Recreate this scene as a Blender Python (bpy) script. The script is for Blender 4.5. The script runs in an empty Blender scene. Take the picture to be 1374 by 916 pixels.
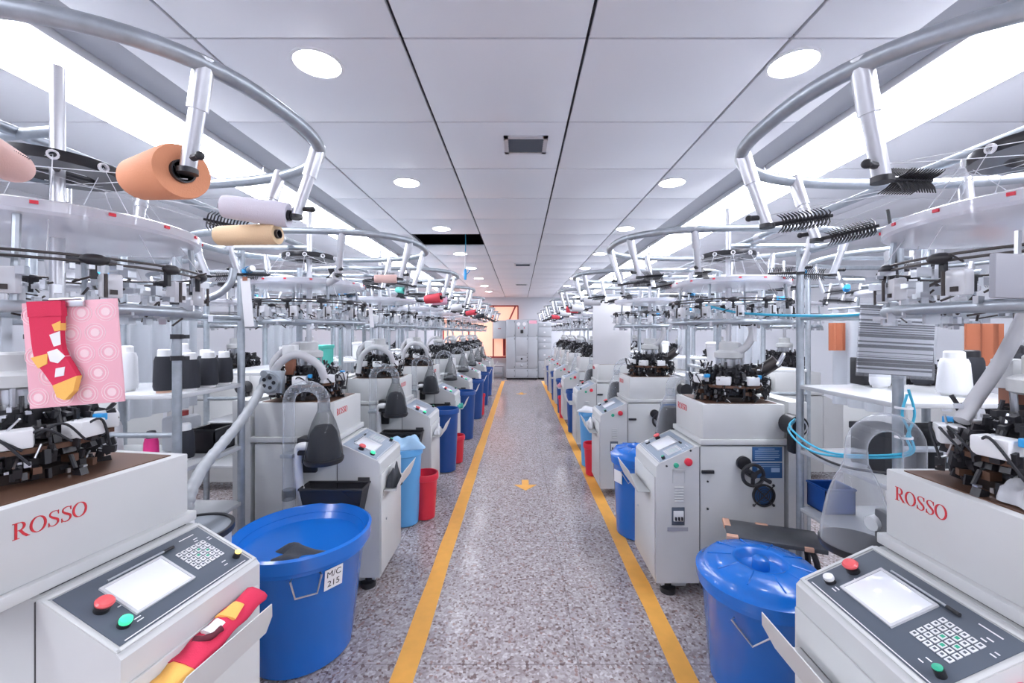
import bpy, bmesh, math, random
from mathutils import Vector, Matrix, Quaternion
PI = math.pi
rnd = random.Random(7)
SC = bpy.context.scene
COL = SC.collection

# ------------------------------------------------------------------ materials
MATS = {}
def mat(name, col, rough=0.5, metal=0.0, spec=0.5, emit=None, estr=0.0, var=0.0, vscale=8.0, bump=0.0, bscale=200.0, coat=0.0):
    m = bpy.data.materials.new(name); m.use_nodes = True
    nt = m.node_tree; b = nt.nodes['Principled BSDF']
    b.inputs['Base Color'].default_value = (*col, 1)
    b.inputs['Roughness'].default_value = rough
    b.inputs['Metallic'].default_value = metal
    b.inputs['Specular IOR Level'].default_value = spec
    b.inputs['Coat Weight'].default_value = coat
    if emit:
        b.inputs['Emission Color'].default_value = (*emit, 1)
        b.inputs['Emission Strength'].default_value = estr
    if var or bump:
        tc = nt.nodes.new('ShaderNodeTexCoord')
    if var:
        n = nt.nodes.new('ShaderNodeTexNoise'); n.inputs['Scale'].default_value = vscale; n.inputs['Detail'].default_value = 4
        r = nt.nodes.new('ShaderNodeValToRGB')
        r.color_ramp.elements[0].position = .3; r.color_ramp.elements[1].position = .7
        r.color_ramp.elements[0].color = (*[max(0, c * (1 - var)) for c in col], 1)
        r.color_ramp.elements[1].color = (*[min(1, c * (1 + var * .6)) for c in col], 1)
        nt.links.new(tc.outputs['Object'], n.inputs['Vector']); nt.links.new(n.outputs['Fac'], r.inputs['Fac'])
        nt.links.new(r.outputs['Color'], b.inputs['Base Color'])
    if bump:
        n2 = nt.nodes.new('ShaderNodeTexNoise'); n2.inputs['Scale'].default_value = bscale
        bp = nt.nodes.new('ShaderNodeBump'); bp.inputs['Strength'].default_value = bump; bp.inputs['Distance'].default_value = .002
        nt.links.new(tc.outputs['Object'], n2.inputs['Vector']); nt.links.new(n2.outputs['Fac'], bp.inputs['Height'])
        nt.links.new(bp.outputs['Normal'], b.inputs['Normal'])
    MATS[name] = m
    return m
def clear(name, col, alpha, rough=0.1, fres=True, diff=0.5):
    """see-through plastic: transparent mixed with a glossy and a milky diffuse part"""
    m = bpy.data.materials.new(name); m.use_nodes = True
    nt = m.node_tree; nt.nodes.clear()
    out = nt.nodes.new('ShaderNodeOutputMaterial'); mx = nt.nodes.new('ShaderNodeMixShader')
    tr = nt.nodes.new('ShaderNodeBsdfTransparent'); tr.inputs['Color'].default_value = (.96, .97, .98, 1)
    pb = nt.nodes.new('ShaderNodeBsdfPrincipled')
    pb.inputs['Base Color'].default_value = (*col, 1); pb.inputs['Roughness'].default_value = rough
    if fres:
        lw = nt.nodes.new('ShaderNodeLayerWeight'); lw.inputs['Blend'].default_value = .35
        mp = nt.nodes.new('ShaderNodeMapRange')
        mp.inputs['To Min'].default_value = alpha; mp.inputs['To Max'].default_value = min(1, alpha + .55)
        nt.links.new(lw.outputs['Facing'], mp.inputs['Value']); nt.links.new(mp.outputs['Result'], mx.inputs['Fac'])
    else:
        mx.inputs['Fac'].default_value = alpha
    nt.links.new(tr.outputs[0], mx.inputs[1]); nt.links.new(pb.outputs[0], mx.inputs[2]); nt.links.new(mx.outputs[0], out.inputs[0])
    MATS[name] = m
    return m

mat('paint', (.565, .58, .578), .42, var=.03, vscale=5)
mat('paint_light', (.61, .62, .618), .4, var=.03, vscale=5)
mat('seam', (.06, .06, .065), .6)
mat('white', (.84, .84, .86), .4)
mat('white_plastic', (.78, .79, .80), .35)
mat('screen', (.88, .90, .95), .12, coat=.5)
mat('slate', (.095, .115, .145), .38)
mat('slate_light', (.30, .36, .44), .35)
mat('red_text', (.62, .03, .04), .5)
mat('red', (.75, .03, .06), .35)
mat('red_button', (.85, .12, .13), .25, coat=.4)
mat('green', (.03, .42, .25), .3, coat=.4)
mat('green_lit', (.02, .60, .28), .3, emit=(.1, 1.0, .45), estr=.35)
mat('rust_swatch', (.40, .13, .065), .8)
mat('yellow_lit', (.85, .6, .15), .3, emit=(1.0, .75, .2), estr=.6)
mat('black', (.018, .018, .022), .4)
mat('black_soft', (.028, .030, .036), .75, bump=.3)
mat('dark_metal', (.06, .052, .05), .38, .6)
mat('rust_metal', (.16, .085, .055), .45, .5)
mat('steel', (.62, .64, .67), .28, 1.0)
mat('galv', (.42, .46, .50), .42, .75, var=.12, vscale=30)
mat('alu', (.70, .71, .74), .33, .85)
mat('blue', (.008, .155, .60), .22, coat=.3, var=.05, vscale=3)
mat('blue_dark', (.008, .07, .30), .35, coat=.2)
mat('blue_light', (.13, .42, .80), .35)
mat('blue_plate', (.02, .09, .24), .4)
mat('plate_text', (.30, .42, .60), .5)
mat('blue_valve', (.03, .35, .75), .3)
mat('cable_blue', (.05, .42, .62), .4)
mat('orange_yarn', (.80, .34, .18), .75, bump=.4, bscale=300)
mat('lavender_yarn', (.70, .68, .76), .75, bump=.4, bscale=300)
mat('cream_yarn', (.84, .62, .38), .75, bump=.4, bscale=300)
mat('salmon_yarn', (.85, .58, .52), .7, bump=.4, bscale=300)
mat('pink_yarn', (.78, .46, .60), .7, bump=.4, bscale=300)
mat('red_yarn', (.70, .06, .09), .7, bump=.4, bscale=300)
mat('teal_yarn', (.10, .58, .48), .7, bump=.4, bscale=300)
mat('white_yarn', (.68, .69, .72), .75, bump=.4, bscale=300)
mat('black_yarn', (.022, .024, .032), .8, bump=.5, bscale=300)
mat('magenta', (.72, .03, .22), .5)
mat('brown', (.30, .12, .07), .6)
mat('kraft', (.72, .46, .34), .7)
mat('hose_grey', (.36, .38, .40), .45)
mat('hose_pale', (.58, .58, .60), .4)
mat('shelf', (.54, .555, .57), .22, coat=.3, var=.03, vscale=4)
mat('screen_panel', (.42, .44, .48), .35, var=.08, vscale=2)
mat('sock_red', (.68, .03, .09), .85, bump=.5, bscale=400)
mat('sock_yellow', (.90, .50, .12), .85, bump=.5, bscale=400)
mat('sock_dark', (.12, .015, .03), .85)
mat('sock_white', (.82, .82, .84), .85)
mat('board_pink', (.85, .45, .52), .5)
mat('board_pattern', (.90, .68, .70), .5)
mat('tile', (.83, .84, .88), .38, spec=.35)
mat('void', (.012, .013, .016), .8)
mat('joint', (.05, .05, .06), .7)
mat('strip_grey', (.35, .36, .40), .5)
mat('wall', (.66, .68, .73), .6)
mat('lamp', (.9, .92, 1), .4, emit=(.90, .915, 1.0), estr=9.0)
mat('downlamp', (.9, .92, 1), .4, emit=(.90, .915, 1.0), estr=13.0)
mat('tape', (.95, .47, .09), .5, var=.06, vscale=14)
mat('orange_blind', (.82, .42, .30), .6, emit=(1.0, .50, .36), estr=.34)  # emission stands in for backlight coming through the blind
mat('cabinet', (.46, .49, .53), .45)
mat('sign_pink', (.85, .42, .52), .5)
mat('dark_red', (.30, .03, .03), .5)
mat('wood_dark', (.075, .08, .09), .35, var=.3, vscale=9)
mat('wood_edge', (.62, .36, .26), .7)
mat('cloth_dark', (.05, .055, .065), .85, bump=.6, bscale=120)
clear('acrylic', (.80, .80, .86), .42, .15)
clear('clear_plastic', (.66, .69, .74), .10, .06)
clear('smoke_plastic', (.05, .055, .065), .22, .05)
clear('sleeve', (.75, .77, .80), .05, .08)
clear('milky', (.60, .63, .68), .6, .3)
clear('bag_blue', (.45, .70, .95), .6, .25)
clear('bag_clear', (.85, .87, .92), .5, .2)
clear('lid_glass', (.35, .38, .42), .45, .08)
clear('clear_block', (.86, .87, .90), .55, .15)
clear('net_black', (.02, .02, .025), .82, .5)

def terrazzo():
    m = bpy.data.materials.new('terrazzo'); m.use_nodes = True; nt = m.node_tree; N = nt.nodes; L = nt.links
    b = N['Principled BSDF']; tc = N.new('ShaderNodeTexCoord')
    v = N.new('ShaderNodeTexVoronoi'); v.inputs['Scale'].default_value = 80
    r = N.new('ShaderNodeValToRGB'); cr = r.color_ramp; cr.interpolation = 'CONSTANT'
    cols = [(0, (.31, .262, .262)), (.16, (.37, .325, .328)), (.38, (.43, .388, .395)), (.62, (.50, .46, .47)), (.80, (.20, .148, .145)), (.90, (.60, .57, .585)), (.96, (.32, .22, .205))]
    while len(cr.elements) < len(cols): cr.elements.new(.5)
    for e, (p, c) in zip(cr.elements, cols): e.position = p; e.color = (*c, 1)
    sep = N.new('ShaderNodeSeparateColor')
    L.new(tc.outputs['Object'], v.inputs['Vector']); L.new(v.outputs['Color'], sep.inputs[0]); L.new(sep.outputs[0], r.inputs['Fac'])
    n = N.new('ShaderNodeTexNoise'); n.inputs['Scale'].default_value = 1.6; n.inputs['Detail'].default_value = 5
    L.new(tc.outputs['Object'], n.inputs['Vector'])
    mr = N.new('ShaderNodeMapRange'); mr.inputs['To Min'].default_value = .10; mr.inputs['To Max'].default_value = .26
    L.new(n.outputs['Fac'], mr.inputs['Value']); L.new(mr.outputs['Result'], b.inputs['Roughness'])
    # cast slab joints
    br = N.new('ShaderNodeTexBrick'); br.offset = 0; br.inputs['Scale'].default_value = 1
    br.inputs['Brick Width'].default_value = 1.15; br.inputs['Row Height'].default_value = 1.15; br.inputs['Mortar Size'].default_value = .004
    br.inputs['Color1'].default_value = br.inputs['Color2'].default_value = (1, 1, 1, 1); br.inputs['Mortar'].default_value = (.72, .70, .70, 1)
    mp = N.new('ShaderNodeMapping'); mp.inputs['Location'].default_value = (-.275, .35, 0)
    L.new(tc.outputs['Object'], mp.inputs['Vector']); L.new(mp.outputs[0], br.inputs['Vector'])
    mx = N.new('ShaderNodeMix'); mx.data_type = 'RGBA'; mx.blend_type = 'MULTIPLY'; mx.inputs['Factor'].default_value = 1
    L.new(r.outputs['Color'], mx.inputs['A']); L.new(br.outputs['Color'], mx.inputs['B']); L.new(mx.outputs['Result'], b.inputs['Base Color'])
    b.inputs['Specular IOR Level'].default_value = .6
    MATS['terrazzo'] = m
terrazzo()

def stripes():
    m = bpy.data.materials.new('foil_stripes'); m.use_nodes = True; nt = m.node_tree; N = nt.nodes; L = nt.links
    b = N['Principled BSDF']; tc = N.new('ShaderNodeTexCoord'); sp = N.new('ShaderNodeSeparateXYZ')
    L.new(tc.outputs['Object'], sp.inputs[0])
    n = N.new('ShaderNodeTexNoise'); n.noise_dimensions = '1D'; n.inputs['Scale'].default_value = 70; n.inputs['Detail'].default_value = 1
    L.new(sp.outputs['Z'], n.inputs['W'])
    r = N.new('ShaderNodeValToRGB'); r.color_ramp.elements[0].position = .495; r.color_ramp.elements[1].position = .505
    r.color_ramp.elements[0].color = (.03, .035, .05, 1); r.color_ramp.elements[1].color = (.75, .76, .80, 1)
    L.new(n.outputs['Fac'], r.inputs['Fac']); L.new(r.outputs['Color'], b.inputs['Base Color'])
    b.inputs['Roughness'].default_value = .25; b.inputs['Coat Weight'].default_value = .6
    MATS['foil_stripes'] = m
stripes()

# ------------------------------------------------------------------ mesh builder
def frame_of(d):
    d = Vector(d).normalized(); q = Vector((0, 0, 1)).rotation_difference(d); return q.to_matrix()
class MB:
    def __init__(s): s.v = []; s.f = []
    def add(s, vs, fs):
        o = len(s.v); s.v += [tuple(v) for v in vs]; s.f += [tuple(i + o for i in f) for f in fs]; return s
    def box(s, c, d, bev=0.0, rot=None):
        bm = bmesh.new(); bmesh.ops.create_cube(bm, size=1)
        for v in bm.verts: v.co = Vector((v.co.x * d[0], v.co.y * d[1], v.co.z * d[2]))
        if bev: bmesh.ops.bevel(bm, geom=bm.edges[:], offset=min(bev, min(d) * .45), segments=2, affect='EDGES', profile=.5)
        M = rot if rot is not None else Matrix.Identity(3)
        bm.verts.index_update()
        s.add([M @ v.co + Vector(c) for v in bm.verts], [[v.index for v in f.verts] for f in bm.faces]); bm.free(); return s
    def bb(s, x0, x1, y0, y1, z0, z1, bev=0.0):
        return s.box(((x0 + x1) / 2, (y0 + y1) / 2, (z0 + z1) / 2), (abs(x1 - x0), abs(y1 - y0), abs(z1 - z0)), bev)
    def lathe(s, prof, c=(0, 0, 0), seg=24, d=(0, 0, 1), sx=1.0, sy=1.0):
        M = frame_of(d); vs = []; fs = []; c = Vector(c); n = len(prof)
        for r, z in prof:
            for k in range(seg):
                a = 2 * PI * k / seg; vs.append(M @ Vector((r * math.cos(a) * sx, r * math.sin(a) * sy, z)) + c)
        for i in range(n - 1):
            for k in range(seg):
                k2 = (k + 1) % seg; fs.append((i * seg + k, i * seg + k2, (i + 1) * seg + k2, (i + 1) * seg + k))
        if prof[0][0] > 1e-6: fs.append(tuple(range(seg - 1, -1, -1)))
        if prof[-1][0] > 1e-6: fs.append(tuple((n - 1) * seg + k for k in range(seg)))
        return s.add(vs, fs)
    def ringlathe(s, prof, c=(0, 0, 0), seg=24, d=(0, 0, 1)):
        """closed profile (a ring with its own thickness)"""
        M = frame_of(d); vs = []; fs = []; c = Vector(c); n = len(prof)
        for r, z in prof:
            for k in range(seg):
                a = 2 * PI * k / seg; vs.append(M @ Vector((r * math.cos(a), r * math.sin(a), z)) + c)
        for i in range(n):
            j = (i + 1) % n
            for k in range(seg):
                k2 = (k + 1) % seg; fs.append((i * seg + k, i * seg + k2, j * seg + k2, j * seg + k))
        return s.add(vs, fs)
    def cyl(s, p0, p1, r0, r1=None, seg=12):
        p0 = Vector(p0); p1 = Vector(p1); r1 = r0 if r1 is None else r1
        return s.lathe([(r0, 0), (r1, (p1 - p0).length)], p0, seg, p1 - p0)
    def tube(s, pts, r, seg=8, closed=False):
        pts = [Vector(p) for p in pts]; n = len(pts); vs = []; fs = []; up = None
        for i, p in enumerate(pts):
            a = pts[(i - 1) % n] if closed or i > 0 else p; b = pts[(i + 1) % n] if closed or i < n - 1 else p
            t = (b - a).normalized()
            if up is None:
                up = Vector((0, 0, 1)) if abs(t.z) < .9 else Vector((1, 0, 0))
            x = up - t * up.dot(t)
            if x.length < 1e-5: x = t.orthogonal()
            x.normalize(); y = t.cross(x); up = x
            rr = r[i] if isinstance(r, (list, tuple)) else r
            for k in range(seg):
                an = 2 * PI * k / seg; vs.append(p + x * rr * math.cos(an) + y * rr * math.sin(an))
        for i in range(n if closed else n - 1):
            j = (i + 1) % n
            for k in range(seg):
                k2 = (k + 1) % seg; fs.append((i * seg + k, i * seg + k2, j * seg + k2, j * seg + k))
        if not closed:
            fs.append(tuple(range(seg - 1, -1, -1))); fs.append(tuple((n - 1) * seg + k for k in range(seg)))
        return s.add(vs, fs)
    def prism(s, poly, h, M=None, off=(0, 0, 0)):
        """poly in local xy, extruded h along local z, placed by M and off"""
        M = M or Matrix.Identity(3); off = Vector(off); n = len(poly)
        vs = [M @ Vector((x, y, 0)) + off for x, y in poly] + [M @ Vector((x, y, h)) + off for x, y in poly]
        fs = [tuple(range(n - 1, -1, -1)), tuple(range(n, 2 * n))] + [(i, (i + 1) % n, n + (i + 1) % n, n + i) for i in range(n)]
        return s.add(vs, fs)
    def ball(s, c, r, sc=(1, 1, 1), seg=10, rot=None):
        prof = [(math.sin(PI * i / 6) * 1.0, -math.cos(PI * i / 6)) for i in range(7)]
        m2 = MB(); m2.lathe(prof, seg=seg); R = rot or Matrix.Identity(3)
        return s.add([R @ Vector((v[0] * r * sc[0], v[1] * r * sc[1], v[2] * r * sc[2])) + Vector(c) for v in m2.v], m2.f)
    def xf(s, M):
        s.v = [tuple(M @ Vector(v)) for v in s.v]; return s
    def build(s, name, m, parent=None, smooth=38, loc=None):
        me = bpy.data.meshes.new(name); me.from_pydata(s.v, [], s.f)
        bm = bmesh.new(); bm.from_mesh(me); bmesh.ops.recalc_face_normals(bm, faces=bm.faces[:]); bm.to_mesh(me); bm.free()
        me.materials.append(MATS[m] if isinstance(m, str) else m)
        if smooth:
            me.polygons.foreach_set('use_smooth', [True] * len(me.polygons)); me.set_sharp_from_angle(angle=math.radians(smooth))
        me.update()
        o = bpy.data.objects.new(name, me); COL.objects.link(o)
        if parent is not None: o.parent = parent
        if loc is not None: o.location = loc
        return o
def spline(pts, n=8):
    P = [Vector(p) for p in pts]; P = [P[0] * 2 - P[1]] + P + [P[-1] * 2 - P[-2]]; out = []
    for i in range(1, len(P) - 2):
        for k in range(n):
            t = k / n; a, b, c, d = P[i - 1], P[i], P[i + 1], P[i + 2]
            out.append(.5 * (2 * b + (c - a) * t + (2 * a - 5 * b + 4 * c - d) * t * t + (3 * b - a - 3 * c + d) * t ** 3))
    out.append(P[-2]); return out
def tag(o, label=None, cat=None, group=None, kind=None):
    if label: o['label'] = label
    if cat: o['category'] = cat
    if group: o['group'] = group
    if kind: o['kind'] = kind
    return o
def empty(name, loc=(0, 0, 0), rz=0):
    o = bpy.data.objects.new(name, None); COL.objects.link(o); o.empty_display_size = .1
    o.location = loc; o.rotation_euler = (0, 0, rz); return o
KIDS = {}
def base(n): return n.split('.')[0]
def dup(root, loc, rz=None, skip=(), keep=None):
    """a copy of a thing with copies of its parts and sub-parts (mesh data is shared)"""
    kids = list(root.children)
    r = root.copy(); COL.objects.link(r); r.location = loc
    for k in ('label', 'group'):
        if k in r: del r[k]
    if rz is not None: r.rotation_euler = (0, 0, rz)
    for ch in kids:
        b = base(ch.name)
        if b in skip or (keep is not None and b not in keep): continue
        c = ch.copy(); COL.objects.link(c); c.parent = r
        for g in ch.children:
            if base(g.name) in skip: continue
            d = g.copy(); COL.objects.link(d); d.parent = c
    return r
def setmat(o, m):
    o.material_slots[0].link = 'OBJECT'; o.material_slots[0].material = MATS[m]
def part(root, name, idx=0):
    l = sorted([c for c in root.children if base(c.name) == name], key=lambda o: o.name); return l[idx]
def text_mesh(s, size):
    cu = bpy.data.curves.new('lettering', 'FONT'); cu.body = s; cu.size = size; cu.align_x = 'CENTER'; cu.align_y = 'CENTER'; cu.extrude = .0004
    o = bpy.data.objects.new('lettering', cu); COL.objects.link(o)
    dg = bpy.context.evaluated_depsgraph_get(); me = bpy.data.meshes.new_from_object(o.evaluated_get(dg))
    vs = [tuple(v.co) for v in me.vertices]; fs = [tuple(p.vertices) for p in me.polygons]
    bpy.data.objects.remove(o); bpy.data.curves.remove(cu); bpy.data.meshes.remove(me)
    return vs, fs

# ------------------------------------------------------------------ camera (x right, y down the aisle, z up)
EYE = 1.55; F = 560.0; VX, VY = 697.0, 446.0
cd = bpy.data.cameras.new('camera'); cam = bpy.data.objects.new('camera', cd); COL.objects.link(cam)
cam.location = (0, 0, EYE); cam.rotation_euler = (PI / 2, 0, 0)
cd.sensor_width = 36; cd.lens = F / 1374 * 36; cd.clip_start = .05; cd.clip_end = 100
cd.shift_x = (687 - VX) / 1374; cd.shift_y = -(458 - VY) / 1374
SC.camera = cam

# ------------------------------------------------------------------ the room
HC = 1.22; CZ = EYE + HC; Y0, Y1 = -2.6, 14.5; XW = 5.2
tag(MB().bb(-XW, XW, Y0, Y1, -.1, 0).build('floor', 'terrazzo'), kind='structure')
tag(MB().bb(-XW - .1, -XW, Y0, Y1, 0, CZ + .2).build('wall_left', 'wall'), kind='structure')
tag(MB().bb(XW, XW + .1, Y0, Y1, 0, CZ + .2).build('wall_right', 'wall'), kind='structure')
tag(MB().bb(-XW, XW, Y1, Y1 + .1, 0, CZ + .2).build('wall_back', 'wall'), kind='structure')
tag(MB().bb(-XW, XW, Y0 - .1, Y0, 0, CZ + .2).build('wall_front', 'wall'), kind='structure')
tag(MB().bb(-XW - .1, XW + .1, Y0 - .1, Y1 + .1, CZ + .22, CZ + .3).build('ceiling_slab', 'void'), kind='structure')
# suspended metal tiles with dark open joints
xs = [-5.2, -4.3, -3.35, -2.36, -1.90, -1.70, -1.354, -.49, .283, 1.13, 1.62, 1.82, 2.32, 3.3, 4.25, 5.2]
ys = [1.734 + .69 * k for k in range(-6, 19)] + [Y1]
TR = {(-2.36, -1.90), (1.82, 2.32)}; GR = {(-1.90, -1.70), (1.62, 1.82)}
til = MB()
HOLE = (-1.354, 5)
for i in range(len(xs) - 1):
    if (xs[i], xs[i + 1]) in TR or (xs[i], xs[i + 1]) in GR: continue
    for j in range(len(ys) - 1):
        if abs(xs[i] - HOLE[0]) < .01 and ys[j] < 5.5 < ys[j + 1]: HY = (ys[j], ys[j + 1]); continue
        til.bb(xs[i] + .007, xs[i + 1] - .007, ys[j] + .0045, ys[j + 1] - .0045, CZ, CZ + .02, .003)
tag(til.build('ceiling', 'tile'), kind='structure')
m = MB()
for x0, x1 in GR: m.bb(x0 + .006, x1 - .006, Y0, Y1, CZ + .012, CZ + .02)
tag(m.build('trim_1', 'strip_grey'), kind='structure')
m = MB()
for x in xs[1:-1]:
    m.bb(x - .012, x + .012, Y0, Y1, CZ + .021, CZ + .03)
for y in ys[:-1]:
    if abs(y - HY[1]) < .01 : continue
    m.bb(-XW, XW, y - .01, y + .01, CZ + .021, CZ + .03)
tag(m.build('trim_2', 'joint'), kind='structure')

# luminous troughs: housings with a glowing diffuser, in lengths
trough_names = {-1: 'left', 1: 'right'}
for side, (x0, x1) in ((-1, (-2.36, -1.90)), (1, (1.82, 2.32))):
    for k in range(6):
        ya, yb = Y0 + .05 + k * 2.83, Y0 + .05 + (k + 1) * 2.83 - .02
        root = empty('ceiling_light_trough', ((x0 + x1) / 2, (ya + yb) / 2, CZ))
        tag(root, 'long glowing white ceiling light trough above the %s machines, length %s from the camera end' % (trough_names[side], ['one', 'two', 'three', 'four', 'five', 'six'][k]), 'ceiling light', 'ceiling light troughs on the %s' % trough_names[side])
        w = (x1 - x0) / 2 - .012; l = (yb - ya) / 2
        MB().bb(-w, w, -l, l, .0, .12).bb(-w - .006, -w + .012, -l, l, -.02, .03).bb(w - .012, w + .006, -l, l, -.02, .03).build('housing', 'white', root)
        MB().bb(-w + .014, w - .014, -l + .01, l - .01, -.032, -.002, .008).build('diffuser', 'lamp', root)

def downlight(x, y, label, group):
    root = empty('downlight', (x, y, CZ)); tag(root, label, 'ceiling light', group)
    MB().ringlathe([(.112, 0), (.112, -.006), (.100, -.008), (.098, 0)], seg=32).build('rim', 'white', root)
    MB().lathe([(.099, 0), (.099, -.004), (.06, -.006), (0, -.006)], seg=32).build('lens', 'downlamp', root)
ORD = ['nearest', 'second', 'third', 'fourth', 'fifth', 'sixth', 'seventh', 'eighth', 'ninth', 'tenth', 'eleventh', 'twelfth']
for k in range(8):
    y = 1.89 + 1.5 * k
    if abs(y - 6.39) < .1: y = 6.45
    downlight(-.915, y, 'round white recessed downlight left of the aisle, %s from the camera' % ORD[k], 'round downlights on the left')
    downlight(1.24, y, 'round white recessed downlight right of the aisle, %s from the camera' % ORD[k], 'round downlights on the right')
def vent(x, y, label, w=.276, l=.25):
    root = empty('air_vent', (x, y, CZ)); tag(root, label, 'vent', 'ceiling air vents')
    MB().bb(-w / 2, w / 2, -l / 2, -l / 2 + .028, -.010, 0).bb(-w / 2, w / 2, l / 2 - .028, l / 2, -.010, 0).bb(-w / 2, -w / 2 + .028, -l / 2, l / 2, -.010, 0).bb(w / 2 - .028, w / 2, -l / 2, l / 2, -.010, 0).build('frame', 'alu', root)
    MB().bb(-w / 2 + .02, w / 2 - .02, -l / 2 + .02, l / 2 - .02, -.003, -.001).build('backing', 'void', root)
    s = MB()
    for k in range(7):
        yy = -l / 2 + .045 + k * (l - .09) / 6
        s.box((0, yy, -.006), (w - .05, .004, .014), rot=Matrix.Rotation(.6, 3, 'X'))
    s.build('louvre', 'slate', root)
vent(.04, 2.71, 'square louvred metal air vent in the ceiling over the aisle, near the camera')
vent(.06, 7.5, 'dark louvred air vent in the ceiling far down the aisle', .3, .25)
vent(.05, 10.6, 'small dark ceiling air vent close to the far cabinets', .3, .2)
# missing tile with hanging blue cord
root = empty('hanging_plug', (-.72, 5.55, CZ + .05)); tag(root, 'blue cord with a plug hanging from the open black ceiling panel', 'cord')
MB().tube(spline([(0, 0, .1), (.004, 0, -.1), (-.003, 0, -.3), (0, 0, -.44)]), .006).build('cord', 'cable_blue', root)
MB().cyl((0, 0, -.20), (0, 0, -.42), .010).build('sleeve', 'white', root)
MB().lathe([(.012, 0), (.02, -.02), (.02, -.10), (.014, -.14)], (0, 0, -.43)).tube([(.015, 0, -.5), (.05, 0, -.46), (.06, 0, -.43)], .006).build('plug', 'blue_valve', root)

# floor markings
def tape(name, x0, x1, y0, y1, label):
    n = 60; vs = []; fs = []
    for i in range(n + 1):
        y = y0 + (y1 - y0) * i / n; a = rnd.uniform(-.004, .004); b = rnd.uniform(-.004, .004)
        vs += [(x0 + a, y, .0015), (x1 + b, y, .0015), (x0 + a, y, 0), (x1 + b, y, 0)]
    for i in range(n):
        o = i * 4; fs += [(o, o + 4, o + 5, o + 1), (o + 2, o + 6, o + 4, o), (o + 1, o + 5, o + 7, o + 3)]
    o = MB().add(vs, fs).build(name, 'tape'); return tag(o, label, 'floor marking')
tape('floor_tape', -.575, -.47, -1, 13.3, 'yellow tape line on the floor along the left edge of the aisle')
tape('floor_tape', .70, .80, -1, 13.3, 'yellow tape line on the floor along the right edge of the aisle')
def arrow(x, y, s, label):
    poly = [(-.035, .14), (.035, .14), (.035, .0), (.115, .0), (0, -.155), (-.115, .0), (-.035, .0)]
    tag(MB().prism([(a * s, b * s) for a, b in poly], .0015).build('floor_arrow', 'tape', loc=(x, y, 0)), label, 'floor marking', 'floor arrows')
arrow(.06, 4.25, 1.0, 'yellow arrow painted on the aisle floor, pointing at the viewer')
arrow(.05, 10.6, 1.2, 'small distant yellow arrow on the floor near the end of the aisle')
tag(MB().bb(-.06, .07, 0, .05, 0, .0015).build('floor_tape', 'tape', loc=(-.45, 13.4, 0)), 'short yellow tape dash on the floor by the far cabinets', 'floor marking')

# ------------------------------------------------------------------ the far end
EY = 14.4
root = empty('window_1', (0, EY, 0)); tag(root, 'window with orange blind at the far end of the aisle', 'window', kind='structure')
MB().bb(-2.6, -.05, 0, .06, .72, 2.46).build('blind', 'orange_blind', root)
m = MB()
for x in (-2.62, -1.75, -.90, -.05): m.bb(x - .02, x + .02, -.04, .0, .70, 2.48)
m.bb(-2.62, -.05, -.04, 0, .68, .73).bb(-2.62, -.05, -.04, 0, 2.44, 2.49); m.build('frame', 'dark_red', root)
tag(MB().box((0, 0, 0), (.05, .03, .55), rot=Matrix.Rotation(.42, 3, 'Y')).build('brace', 'dark_red', root, loc=(-.25, -.05, 2.2)))
tag(MB().tube(spline([(-.45, EY - .06, 1.5), (-.6, EY - .06, 1.38), (-.75, EY - .06, 1.42)]), .02).tube([(-.52, EY - .06, 1.42), (-.52, EY - .06, .75)], .05).build('red_pipe', 'dark_red'), 'dark red pipe in front of the orange window beside the cabinets', 'pipe')
ELX = [-.44, -.135, .28, .60, 1.06]
root = empty('electrical_cabinet', (0, 13.7, 0)); tag(root, 'tall grey multi-door electrical switch cabinet closing the end of the aisle', 'cabinet')
EB = 13.7
MB().bb(ELX[0], ELX[3], 0, .5, .06, 1.98, .004).build('body', 'cabinet', root)
MB().bb(ELX[0] + .02, ELX[3] - .02, .03, .5, 0, .06).build('plinth', 'black', root)
rows = {0: [.06, .36, 1.40, 1.96], 1: [.06, .36, .58, .80, 1.40, 1.96], 2: [.06, .36, 1.40, 1.96]}
for c in range(3):
    for j in range(len(rows[c]) - 1):
        z0, z1 = rows[c][j], rows[c][j + 1]
        d = MB().bb(ELX[c] + .008, ELX[c + 1] - .008, -.016, 0, z0 + .008, z1 - .008, .004).build('door', 'cabinet', root)
        h = MB()
        for zz in (z0 + .06, z1 - .06): h.bb(ELX[c + 1] - .035, ELX[c + 1] - .02, -.026, -.016, zz - .02, zz + .02)
        h.build('hinge', 'black', d)
        if c == 1 and j in (1, 2): MB().lathe([(.035, 0), (.035, .01), (.02, .03), (0, .03)], ((ELX[1] + ELX[2]) / 2, -.016, (z0 + z1) / 2), d=(0, -1, 0)).build('rotary_switch', 'black' if j == 2 else 'steel', d)
        if c == 1 and j == 4:
            MB().bb(.03, .13, -.06, -.016, 1.52, 1.64, .02).build('switch_handle', 'black', d)
            MB().lathe([(.06, 0), (.06, .015), (0, .015)], (-.03, -.016, 1.83), d=(0, -1, 0)).lathe([(.06, 0), (.06, .015), (0, .015)], (.16, -.016, 1.83), d=(0, -1, 0)).build('meter', 'white', d)
            MB().lathe([(.018, 0), (.018, .02), (0, .02)], (-.03, -.016, 1.70), d=(0, -1, 0)).lathe([(.018, 0), (.018, .02), (0, .02)], (.16, -.016, 1.70), d=(0, -1, 0)).build('lamp', 'red', d)
        if c == 2 and j == 2:
            s = MB().bb(.32, .57, -.02, -.015, 1.84, 1.95).build('warning_label', 'sign_pink', d)
root = empty('drawer_cabinet', (0, 13.8, 0)); tag(root, 'grey cabinet with stacked small doors, right of the tall switch cabinet', 'cabinet')
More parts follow.
